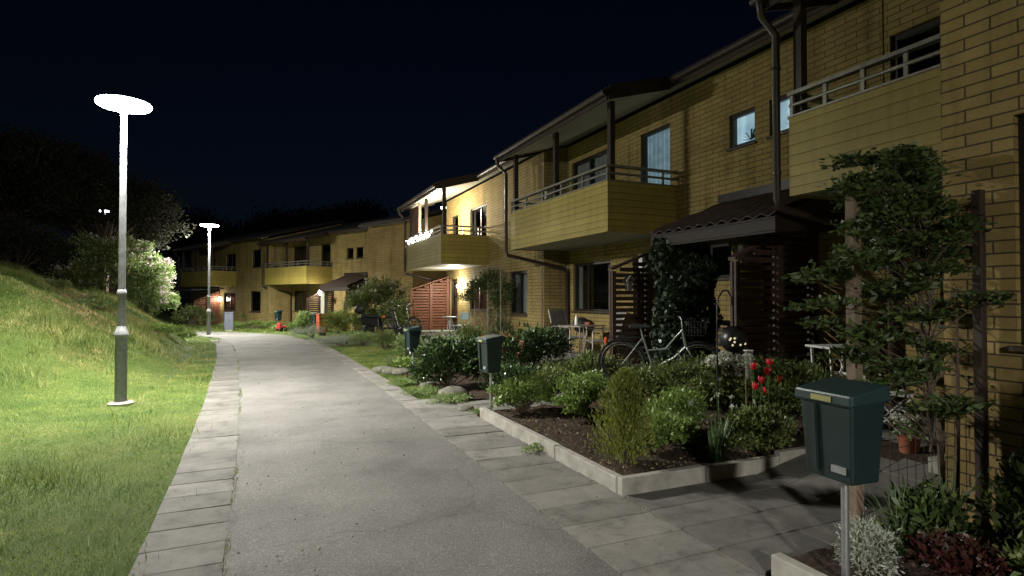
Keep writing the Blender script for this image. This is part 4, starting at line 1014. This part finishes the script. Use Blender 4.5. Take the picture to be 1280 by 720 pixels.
# rocks
def rock(label, x, y, z, a, b, c):
    tag(MB().ball((0, 0, 0), a, b, c, 16, 10, .10).build('rock', 'stone', None, (x, y, z)), label, 'rock', 'edging rocks along the path')
x, y = at(567, 9.0); rock('rounded mossy rock at the foot of the laurel', x, y, .06, .26, .2, .14)
x, y = at(583, 8.1); rock('flat pale rock beside the far kerb corner', x, y, .02, .12, .1, .05)
x, y = at(536, 10.2); rock('small rock left of the mossy rock under the laurel', x, y, .03, .16, .12, .07)
for i, (px, Z, l) in enumerate([(478, 12.3, 'low pale rock at the left end of the lawn edging'), (490, 12.0, 'blocky rock second along the lawn edging'), (503, 11.9, 'long rock at the right end of the lawn edging below the mailbox')]):
    x, y = at(px, Z); rock(l, x, y, .04, .22, .13, .09)

# ------------------------------------------------------------------ plants
# kerbed bed
def bl(*a): return list(a)
x, y = at(655, 7.5)
shrub('shrub', 'rounded light green shrub just right of the kerb corner mailbox', 'shrub', (x, y, .1), [(0, 0, .22, .42, .34, .24), (-.28, .08, .17, .25, .25, .2), (.25, .1, .2, .28, .25, .22)], 5200, .052, .028, 'box', 'shrubs in the kerbed flower bed', 70, .22)
x, y = at(728, 7.15)
shrub('shrub', 'light green shrub between the rounded shrub and the young conifer', 'shrub', (x, y, .1), [(0, 0, .28, .42, .34, .28), (.22, .2, .3, .3, .3, .25), (-.15, -.1, .2, .3, .25, .2)], 5600, .052, .028, 'box', 'shrubs in the kerbed flower bed', 70, .22)
for i, (px, Z, w, h, lab, mt) in enumerate([
    (800, 7.3, .55, .42, 'dull green shrub behind the young conifer, under the bicycle', 'dull'),
    (858, 7.2, .5, .42, 'dull green shrub under the bicycle front wheel', 'dull'),
    (905, 6.6, .5, .40, 'dull green shrub below the white flower heads', 'dull'),
    (960, 6.4, .5, .40, 'dull green shrub behind the red tulips', 'dull'),
    (1000, 6.1, .45, .36, 'dull green shrub left of the white iron table', 'dull'),
    (842, 6.2, .42, .34, 'leafy green plant in the middle of the kerbed bed', 'box'),
    (950, 5.45, .42, .30, 'leafy green plant beneath the red tulips', 'dull'),
    (828, 5.6, .32, .26, 'low green plant right of the young conifer base', 'box'),
    (690, 8.6, .4, .3, 'low dark green plant at the back of the kerbed bed', 'dull')]):
    x, y = at(px, Z)
    shrub('shrub', lab, 'shrub', (x, y, hz(x, y) + .08), [(0, 0, h * .7, w, w * .8, h * .8), (w * .5, .1, h * .7, w * .55, w * .5, h * .7), (-w * .5, 0, h * .6, w * .5, w * .5, h * .6)], 7500, .046, .024, mt, 'shrubs in the kerbed flower bed', 70, .25, flowers=(22, .018, 'white_petal', 'blossom') if i in (1, 5) else None)
# young conifer: vertical sprays
x, y = at(780, 5.2); t = thing('young_conifer', 'yellow green young conifer standing at the front of the kerbed bed', 'conifer', (x, y, .09))
n = 6500; hh = RS.uniform(0, 1, n) ** .85; th = RS.uniform(0, 2 * np.pi, n); rad = (.27 * (1 - hh) ** .55 * (.65 + .35 * np.minimum(1, hh * 4)) + .02) * RS.uniform(.2, 1.12, n) * (1 + .45 * np.sin(th * 4 + hh * 13) * np.sin(hh * 17 + th)) 
P = np.stack([rad * np.cos(th), rad * np.sin(th), .06 + hh * .80], 1); A = unit(np.stack([np.cos(th) * .5, np.sin(th) * .5, np.full(n, 1.1)], 1) + RS.normal(size=(n, 3)) * .3)
np_mesh('foliage', leaf_quads(P, A, .045, .014), 4, 'thuja', t); MB().tube([(0, 0, -.05), (.01, 0, .75)], [.014, .004], 6).build('trunk', 'bark', t)
# strap leaved clump
def straps(name, label, x, y, z, n, L, mat, w=.016, cat='plant', sp=.35):
    t = thing(name, label, cat, (x, y, z)); m = MB()
    for i in range(n):
        a = random.uniform(0, 2 * math.pi); l = L * random.uniform(.6, 1.1); o = random.uniform(.05, sp) * l; bx, by = random.uniform(-.05, .05), random.uniform(-.05, .05); vs = []
        s = Vector((-math.sin(a), math.cos(a), 0)) * w / 2
        for k in range(6):
            f = k / 5; c = Vector((bx + math.cos(a) * o * f ** 1.8, by + math.sin(a) * o * f ** 1.8, l * (f - .25 * f * f * (o / l) * 2))); ww = (1 - f ** 2.5)
            vs += [c - s * ww, c + s * ww + Vector((0, 0, 0))]
        m.add(vs, [(2 * k, 2 * k + 1, 2 * k + 3, 2 * k + 2) for k in range(5)], True)
    m.build('leaves', mat, t); return t
x, y = at(896, 5.25); straps('daffodil_clump', 'upright clump of long narrow leaves in the kerbed bed', x, y, .09, 60, .46, 'strap')
# red tulips
tw = None
spots = [(941, 457, 'red tulip highest on the left of its bunch'), (951, 474, 'red tulip in the middle left of the bunch'), (961, 452, 'topmost red tulip at the centre of the bunch'), (959, 463, 'dark red tulip just under the topmost one'),
         (943, 482, 'low red tulip at the left, below the others'), (957, 487, 'lowest red tulip at the front of the bunch'), (975, 473, 'red tulip second from the right'), (981, 483, 'rightmost pinkish red tulip, close to the mailbox')]
for k_, (px, yy, lab) in enumerate(spots):
    Z = 5.95 + .05 * (k_ % 3); h = 1.6 - (yy + 5 - 372) * Z / F - .12
    x, y = at(px, Z)
    t = thing('tulip', lab, 'tulip', (x, y, .12), random.uniform(0, 6), 'red tulips in the kerbed bed')
    MB().tube([(0, 0, 0), (.01, .01, h * .5), (0, 0, h)], .004, 5).build('stem', 'stemgreen', t)
    m = MB()
    for k in range(6):
        a = k * math.pi / 3; r0 = .026; vs = []
        for j in range(5):
            f = j / 4; rr = r0 * 1.25 * math.sin(.35 + f * 1.9); ww = .42 * math.sin(.3 + f * 2.6)
            for q in (-1, 0, 1): vs.append(((rr + (.003 if q == 0 else 0)) * math.cos(a + q * ww), (rr + (.003 if q == 0 else 0)) * math.sin(a + q * ww), h + f * .078))
        m.add(vs, [(3 * j + q, 3 * j + q + 1, 3 * j + q + 4, 3 * j + q + 3) for j in range(4) for q in (0, 1)], True)
    m.build('bloom', 'tulip', t)
    l = MB()
    for k in range(3):
        a = k * 2.1; s = Vector((-math.sin(a), math.cos(a), 0)) * .015
        vs = []
        for j in range(4):
            f = j / 3; c = Vector((math.cos(a) * .1 * f, math.sin(a) * .1 * f, .22 * f)); vs += [c - s * (1 - f * f), c + s * (1 - f * f)]
        l.add(vs, [(2 * j, 2 * j + 1, 2 * j + 3, 2 * j + 2) for j in range(3)], True)
    l.build('leaf', 'strap', t)
for px, Z, zz, lab in ((897, 5.6, .52, 'small white narcissus beside the iron hook'), (913, 5.6, .50, 'taller white narcissus right of the iron hook'), (914, 5.5, .42, 'lower white narcissus right of the iron hook')):
    x, y = at(px, Z); t = thing('narcissus', lab, 'flower', (x, y, .12), 0, 'white narcissi in the kerbed bed')
    MB().tube([(0, 0, 0), (0, 0, zz)], .003, 5).build('stem', 'stemgreen', t); q = unit(RS.normal(size=(14, 3))) * .012 + np.array([0, 0, zz + .01]); np_mesh('bloom', leaf_quads(q, unit(q - np.array([0, 0, zz + .01])), .04, .02), 4, 'white_petal', t)

# laurels in the middle bed
x, y = at(563, 9.8)
shrub('laurel_shrub', 'large glossy laurel shrub between the two mailboxes', 'shrub', (x, y, .05), [(0, 0, .44, .6, .5, .44), (-.3, .1, .3, .35, .4, .3), (.4, -.1, .4, .35, .4, .38)], 5200, .12, .04, 'laurel', 'laurel shrubs of the middle bed', 90, .3)
x, y = at(668, 11.2)
shrub('laurel_shrub', 'dark glossy laurel shrub left of the patio chairs', 'shrub', (x, y, .15), [(0, 0, .45, .65, .5, .42), (.35, 0, .5, .4, .4, .35), (-.3, 0, .3, .4, .4, .3)], 4200, .12, .04, 'laurel', 'laurel shrubs of the middle bed', 80, .3)
x, y = at(636, 10.6)
shrub('rhododendron', 'peach flowering rhododendron behind the kerb corner mailbox', 'shrub', (x, y, .1), [(0, 0, .42, .38, .35, .38)], 1300, .10, .035, 'laurel', None, 40, .3, flowers=(26, .055, 'peach', 'blossom'))
x, y = at(640, 9.3)
shrub('shrub', 'dark low shrub in the shade behind the kerb corner mailbox', 'shrub', (x, y, .08), [(0, 0, .2, .6, .4, .22)], 2600, .06, .03, 'laurel', None, 50, .3)
x, y = at(740, 9.6)
shrub('shrub', 'mid green shrub in front of the patio table', 'shrub', (x, y, .15), [(0, 0, .25, .5, .4, .26), (-.5, .2, .2, .4, .3, .2)], 3600, .06, .03, 'dull', None, 60, .3)
for px, Z, lab in ((530, 9.4, 'yellow green ground cover clump at the path edge below the laurel'), (508, 10.4, 'low light green clump farther along the path edge'), (561, 8.7, 'small mossy cushion in front of the mossy rock'), (598, 7.75, 'tiny weed tuft at the kerb corner'), (672, 5.9, 'small weed rooted at the foot of the long kerb')):
    x, y = at(px, Z); s = .5 if px in (598, 672) else 1
    shrub('ground_cover', lab, 'ground cover', (x, y, 0), [(0, 0, .05, .36 * s, .24 * s, .09 * s), (.2 * s, .1 * s, .04, .2 * s, .2 * s, .08 * s)], int(2400 * s * s), .03, .014, 'lilac', 'clumps along the path edge', 40, .3, .004, zmin=.0)
x, y = at(508, 12.4)
shrub('plant', 'bright green leafy plant by the lawn edging rocks', 'plant', (x, y, .03), [(0, 0, .12, .35, .25, .13)], 1500, .08, .03, 'box', None, 40, .3)
straps('ornamental_grass', 'spiky pale ornamental grass at the lawn corner', at(487, 12.8)[0], at(487, 12.8)[1], .0, 70, .42, 'strap', .01, 'grass plant', .9)

# ivy column under the canopy corner
t = thing('ivy', 'tall dense column of dark ivy hanging under the canopy corner', 'ivy', (5.80, 6.83, .3))
n = 9000; th = RS.uniform(0, 2 * np.pi, n); z = RS.uniform(.0, 2.18, n)
rx = (.42 + .06 * np.sin(z * 3 + th * 3) + .05 * np.sin(z * 7.1 - th * 2)) * np.where(z > 1.8, .9, 1) * RS.uniform(.82, 1.08, n)
P = np.stack([rx * np.cos(th) * 1.05, rx * np.sin(th) * .85, z], 1); A = unit(np.stack([np.cos(th) * .5, np.sin(th) * .5, -np.ones(n)], 1) + RS.normal(size=(n, 3)) * .5)
np_mesh('foliage', leaf_quads(P, A, .075, .07, .2), 4, 'ivy', t)
m = MB()
for k in range(7): 
    a = k * .9; m.tube([(.1 * math.cos(a), .1 * math.sin(a), -.05), (.2 * math.cos(a + .6), .2 * math.sin(a + .6), 1.0), (.3 * math.cos(a + 1), .25 * math.sin(a + 1), 2.1)], [.02, .014, .008], 6)
m.box(-.05, .05, -.05, .05, -.1, 2.1); m.build('stem', 'bark', t)

# climber on the lit house wall
x, y = 5.7, 14.9
t = thing('climbing_plant', 'loose climbing plant on a trellis up to the fairy light balcony', 'climbing plant', (5.95, 14.9, .3))
bl_ = [(-.1, .9, 1.6, .35, .9, .35), (-.05, .2, 1.75, .3, .7, .4), (0, -.35, 1.0, .25, .5, .7), (0, -.5, .4, .25, .4, .4), (-.3, 1.4, 1.3, .3, .5, .3), (.05, -.7, 1.4, .2, .4, .5)]
p, a, c = blob_points(bl_, 6000, 130, .3); np_mesh('foliage', leaf_quads(p, a, .06, .035), 4, 'climb', t)
m = MB()
for cc in c[::6]: m.tube([(0, random.uniform(-.6, .9), -.1), (0, cc[1] * .8, cc[2] * .6), tuple(cc)], [.009, .006, .003], 4)
m.build('stem', 'bark', t)
tr = MB()
for yy in (-.75, .2, 1.3): tr.tube([(-.1, yy, -.1), (-.1, yy, 2.2)], .014, 6)
for zz in (.8, 1.5, 2.1): tr.tube([(-.1, -.75, zz), (-.1, 1.3, zz)], .008, 6)
tr.build('trellis', 'rail', t)
x, y = at(590, 15.2)
shrub('shrub', 'leafy shrub at the foot of the climbing plant', 'shrub', (x, y, .28), [(0, 0, .3, .5, .4, .3)], 2200, .06, .03, 'dull', None, 40, .3)

# distant garden plants right of the path
for i, (px, Z, blobs, n, L, W, mt, lab, fl) in enumerate([
    (468, 22.3, [(0, 0, 1.5, .9, .8, .9), (.6, 0, 1.7, .7, .7, .7), (-.6, 0, 1.3, .6, .6, .7), (.2, 0, .7, .9, .7, .6)], 8000, .09, .05, 'dull', 'tall white flowering lilac shrub before the dark gable', (60, .05, 'white_petal', 'blossom')),
    (500, 20.6, [(0, 0, .8, .8, .7, .7), (.4, 0, .6, .6, .6, .5)], 4500, .09, .055, 'dull', 'broad green shrub left of the red brown screen', None),
    (440, 22.5, [(0, 0, .6, .8, .6, .5), (-.7, 0, .6, .6, .5, .5), (.7, -.2, .5, .6, .5, .45)], 6000, .07, .03, 'thuja', 'yellow green shrub behind the scooter', None),
    (425, 24.5, [(0, 0, .55, .6, .5, .55)], 3000, .07, .03, 'box', 'green shrub right of the red post box', None),
    (480, 17.8, [(0, 0, .3, .5, .4, .3), (.4, 0, .2, .3, .3, .22)], 3000, .05, .022, 'dull', 'small rounded shrub in front of the scooter', None),
    (451, 18.9, [(0, 0, .25, .5, .35, .25), (.4, 0, .2, .3, .3, .2)], 2600, .05, .025, 'lilac', 'fresh green perennial clump in the border', None),
    (432, 19.8, [(0, 0, .2, .5, .35, .22)], 2400, .05, .02, 'box', 'low green perennial clump behind the silver border plant', None),
    (511, 15.8, [(0, 0, .3, .45, .4, .32)], 2300, .06, .03, 'lilac', 'green shrub at the corner of the lit patio', None),
    (382, 26.5, [(0, 0, .5, .5, .4, .5)], 2300, .09, .05, 'lilac', 'bright leafy plant below the far porch light', None),
    (320, 33.2, [(0, 0, .5, .7, .5, .5), (0, 0, 1.4, .5, .4, 1.0)], 4200, .11, .06, 'dull', 'tall climber between the two far balconies', None),
    (240, 31.8, [(0, 0, .6, .9, .6, .6), (.8, 0, .4, .5, .5, .4)], 4200, .10, .05, 'dull', 'dark shrub behind the second street lamp', None),
    (375, 27.9, [(0, 0, .2, .9, .4, .25), (-.9, 0, .15, .5, .4, .2)], 3000, .06, .03, 'box', 'low green hedge under the far lower window', None),
    (318, 29.8, [(0, 0, .2, .9, .4, .22), (-.9, .2, .2, .7, .4, .22), (.9, -.2, .2, .6, .4, .2)], 4200, .06, .03, 'box', 'low light green hedge at the end of the path', None),
    (530, 13.6, [(0, 0, .25, .5, .35, .25)], 1800, .08, .03, 'laurel', 'small laurel behind the lawn mailbox', None)]):
    x, y = at(px, Z); z = hz(x, y)
    shrub('shrub', lab, 'shrub', (x, y, z - .02), blobs, n, L, W, mt, 'garden shrubs before the houses', 80, .25, flowers=fl)
x, y = at(428, 18.9); shrub('silver_border_plant', 'pale silver border plant spreading along the path', 'border plant', (x, y, 0), [(0, 0, .16, .7, .4, .22), (-.6, -.0, .14, .5, .35, .2), (.6, .1, .16, .4, .3, .2)], 8000, .035, .012, 'silver', None, 80, .3)
x, y = at(392, 22.5); shrub('lavender', 'greyish lavender clump left of the red post box', 'border plant', (x, y, 0), [(0, 0, .25, .5, .4, .28), (-.5, .3, .2, .4, .4, .22)], 3200, .05, .012, 'silver', None, 50, .3)

# lilac bush lit by the lamps, left
x, y = at(180, 21.7)
shrub('lilac_bush', 'bright lamp-lit lilac bush with pale pink blossom on the mound', 'bush', (x, y, hz(x, y) - .1), [(0, 0, 1.35, 1.05, .95, 1.3), (.5, .1, 1.9, .6, .6, .7), (-.1, 0, 2.5, .6, .6, .65), (.65, 0, .7, .65, .6, .65), (-.6, 0, .9, .65, .6, .75)], 21000, .075, .042, 'lilac', None, 150, .2, .03, flowers=(300, .065, 'lilac_flower', 'blossom'))
x, y = at(133, 20.5)
shrub('lilac_bush', 'dimmer lilac bush left of the bright one, behind the lamp pole', 'bush', (x, y, hz(x, y) - .1), [(0, 0, 1.2, 1.1, .9, 1.2), (-.9, 0, .8, .9, .8, .9), (.5, 0, 1.8, .8, .7, .8), (-.4, 0, 2.0, .8, .8, .6)], 11000, .08, .045, 'dull', None, 120, .22, .03, flowers=(60, .06, 'lilac_flower', 'blossom'))
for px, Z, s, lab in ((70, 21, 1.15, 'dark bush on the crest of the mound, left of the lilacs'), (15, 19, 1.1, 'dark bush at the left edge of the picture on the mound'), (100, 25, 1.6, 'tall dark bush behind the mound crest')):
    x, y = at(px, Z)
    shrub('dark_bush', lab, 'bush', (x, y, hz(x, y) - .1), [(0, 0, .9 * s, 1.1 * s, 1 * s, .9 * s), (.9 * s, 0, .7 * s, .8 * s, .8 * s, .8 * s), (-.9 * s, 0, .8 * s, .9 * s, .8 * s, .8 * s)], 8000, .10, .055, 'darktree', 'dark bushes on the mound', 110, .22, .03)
for px, Z, s_, lab in ((108, 14.5, 1, 'dark weed clump halfway up the mound, left of the nearest lamp'), (60, 15.5, 1.1, 'weed clump near the crest of the mound at the left'), (208, 17.5, 1.2, 'pale weed clump below the bright lilac bush'), (228, 19.5, 1.2, 'green weed clump at the foot of the mound before the second lamp'), (190, 15.5, .9, 'small weed clump just right of the nearest lamp pole')):
    x, y = at(px, Z); shrub('weed_clump', lab, 'weeds', (x, y, hz(x, y) - .03), [(0, 0, .12, .38 * s_, .3 * s_, .15 * s_), (.3, .1, .1, .25, .2, .14)], 1900, .07, .02, 'dull' if px < 150 else 'box', 'weed clumps on the mound', 50, .3, .004)
# dark trees
def tree(label, px, Z, hgt, rad, n, z0=None, rs_=None, L=.13, W=.08, mat='darktree', grp='dark trees', gap=None):
    x, y = at(px, Z); zb = hz(x, y) if z0 is None else z0
    t = thing('tree', label, 'tree', (x, y, zb - .1), 0, grp)
    bb = [(0, 0, hgt * .68, rad, rad, hgt * .30)] + [(rad * .6 * math.cos(a), rad * .6 * math.sin(a), hgt * random.uniform(.5, .8), rad * .6, rad * .6, hgt * .2) for a in [k * 1.05 + random.uniform(-.3, .3) for k in range(6)]]
    p, a, c = blob_points(bb, n, 190, .22)
    if gap: u = np.array(gap); q_ = p - np.array([0, 0, gap[2]]); k_ = np.linalg.norm(np.cross(p + np.array([x, y, zb - .1]) - np.array([0, 0, 1.6]), u / np.linalg.norm(u)), axis=1) > .16; p, a = p[k_], a[k_]
    np_mesh('crown', leaf_quads(p, a, L, W), 4, mat, t)
    m = MB(); m.tube([(0, 0, -.3), (.05, 0, hgt * .3), (-.05, .05, hgt * .55), (0, 0, hgt * .8)], [.2, .15, .1, .03], 9)
    for cc in c[::9]:
        b0 = Vector((0, 0, hgt * random.uniform(.28, .6))); e = Vector(cc); m.tube([b0, b0.lerp(e, .5) + Vector((0, 0, .25)), e], [.06, .035, .012], 5)
    m.build('trunk', 'bark', t); return t
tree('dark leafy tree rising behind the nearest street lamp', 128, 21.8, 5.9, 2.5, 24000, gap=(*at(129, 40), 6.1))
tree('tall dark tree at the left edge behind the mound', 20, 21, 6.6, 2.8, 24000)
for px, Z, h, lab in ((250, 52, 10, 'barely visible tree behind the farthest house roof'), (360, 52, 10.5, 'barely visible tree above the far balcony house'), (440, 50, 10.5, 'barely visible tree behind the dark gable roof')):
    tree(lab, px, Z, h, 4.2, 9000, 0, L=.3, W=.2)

# young tree / climber at the right
x, y = at(1140, 3.75)
nb = []
for k in range(46):
    z_ = .75 + 1.72 * (k / 45) ** .9; w_ = .80 * math.sin(min(1, (2.66 - z_) / 1.5) * 1.5) + .08; a_ = k * 2.4; q_ = random.uniform(.25, 1) * w_
    nb.append((q_ * math.cos(a_) - .08, q_ * math.sin(a_) * .42, z_, random.uniform(.14, .27), random.uniform(.12, .2), random.uniform(.04, .09)))
t = thing('young_tree', 'young leafy tree growing against the near brick wall', 'tree', (x, y, .08), 0)
p, a, c = blob_points(nb, 15000, 330, .42); a = unit(a * np.array([1, 1, .35]) + RS.normal(size=a.shape) * .2); np_mesh('crown', leaf_quads(p, a, .050, .026, .12), 4, 'neartree', t)
m = MB(); m.tube([(.18, -.08, -.1), (.17, -.06, .6), (.05, -.03, 1.3), (0, 0, 2.3)], [.022, .018, .012, .004], 7); m.tube([(.26, -.1, -.1), (.30, -.1, .8), (.3, -.1, 1.6)], [.018, .013, .005], 7)
for cc in c[::6]:
    b0 = Vector((.1, -.04, max(.3, cc[2] - random.uniform(.2, .45)))); e = Vector(cc); m.tube([b0, b0.lerp(e, .5) + Vector((0, 0, .03)), e], [.007, .004, .002], 4)
m.build('trunk', 'bark', t)

# near bed plants
NB = [(3.05, 2.12, [(0, 0, .13, .17, .15, .15)], 2600, .035, .009, 'silver', 'silvery feathery plant at the near kerb corner', None),
      (3.25, 1.75, [(0, 0, .14, .26, .24, .14)], 1500, .045, .028, 'redleaf', 'low dark red leaved plant behind the nearest mailbox post', None),
      (3.55, 2.05, [(0, 0, .2, .24, .22, .2)], 1500, .07, .035, 'neartree', 'fresh green broad leaved plant below the wire fence', None),
      (3.85, 1.75, [(0, 0, .25, .3, .28, .26), (.1, 0, .45, .2, .2, .2)], 2600, .06, .03, 'neartree', 'dark green bush at the foot of the young tree', None),
      (3.55, 1.40, [(0, 0, .18, .34, .3, .2)], 2600, .055, .03, 'dull', 'dull green bush in the bottom right corner', None),
      (4.0, 1.25, [(0, 0, .5, .32, .3, .5), (0, 0, .9, .25, .25, .3)], 4200, .055, .03, 'neartree', 'tall dark shrub against the near wall at the right edge', None),
      (3.0, 1.35, [(0, 0, .1, .3, .3, .12)], 2000, .04, .02, 'redleaf', 'reddish ground plant next to the near kerb', None)]
for x, y, bb, n, L, W, mt, lab, fl in NB:
    shrub('garden_plant', lab, 'plant', (x, y, .08), bb, n, L, W, mt, 'plants of the near bed', 50, .28, .006, flowers=fl, stems=8)
for x, y, w_, h_, lab in ((3.3, .35, .55, .75, 'unseen tall leafy shrub beside the camera, added to shade the near paving'), (3.4, -.9, .7, .95, 'unseen big leafy shrub just behind the camera, added for its shade'), (3.5, -2.4, .8, 1.0, 'unseen large leafy shrub well behind the camera, added to block lamp light')):
    shrub('shrub', lab, 'shrub', (x, y, .08), [(0, 0, h_, w_, w_, h_)], 9000, .06, .035, 'dull', 'unseen shrubs added to the near bed for shade', 90, .25)  # out of view, added to keep the rear street lamp off the near paving
straps('iris_clump', 'loose clump of arching green leaves behind the nearest mailbox', 3.45, 2.2, .08, 34, .5, 'strap', .012, 'plant', .6)
straps('iris_clump', 'taller thin leaved clump beside the wire fence', 3.75, 2.1, .08, 26, .62, 'strap', .008, 'plant', .4)

# ------------------------------------------------------------------ world, moonlight, camera
w = bpy.data.worlds.new('World'); scn.world = w; w.use_nodes = True; nt = w.node_tree; nt.nodes.clear()
out = nt.nodes.new('ShaderNodeOutputWorld'); bg = nt.nodes.new('ShaderNodeBackground'); sky = nt.nodes.new('ShaderNodeTexSky')
sky.sky_type = 'NISHITA'; sky.sun_disc = False; sky.sun_elevation = R(12); sky.sun_rotation = R(200); sky.ozone_density = 4
mx = nt.nodes.new('ShaderNodeMix'); mx.data_type = 'RGBA'; mx.blend_type = 'MULTIPLY'; mx.inputs[0].default_value = 1
nt.links.new(sky.outputs[0], mx.inputs[6]); mx.inputs[7].default_value = (.56, .58, .80, 1)
nt.links.new(mx.outputs[2], bg.inputs[0]); bg.inputs[1].default_value = .0011
nt.links.new(bg.outputs[0], out.inputs[0])
l = bpy.data.lights.new('moonlight', 'SUN'); l.energy = .012; l.angle = R(.5); l.color = (.8, .88, 1)
o = bpy.data.objects.new('moonlight', l); col.objects.link(o); o.rotation_euler = (R(50), 0, R(-160))

cam = bpy.data.cameras.new('camera'); cam.sensor_width = 36; cam.lens = 20; cam.clip_end = 2000; cam.clip_start = .05
co = bpy.data.objects.new('camera', cam); col.objects.link(co); co.location = (0, 0, 1.6)
co.rotation_euler = (R(90) + math.atan(12 / F), 0, -YAW); scn.camera = co
scn.view_settings.view_transform = 'Standard'; scn.view_settings.look = 'None'; scn.view_settings.exposure = .42; scn.view_settings.gamma = 1
c = scn.cycles; c.max_bounces = 5; c.diffuse_bounces = 3; c.glossy_bounces = 3; c.transparent_max_bounces = 12; c.transmission_bounces = 4
c.use_denoising = True; c.sample_clamp_indirect = 4; c.caustics_reflective = False; c.caustics_refractive = False
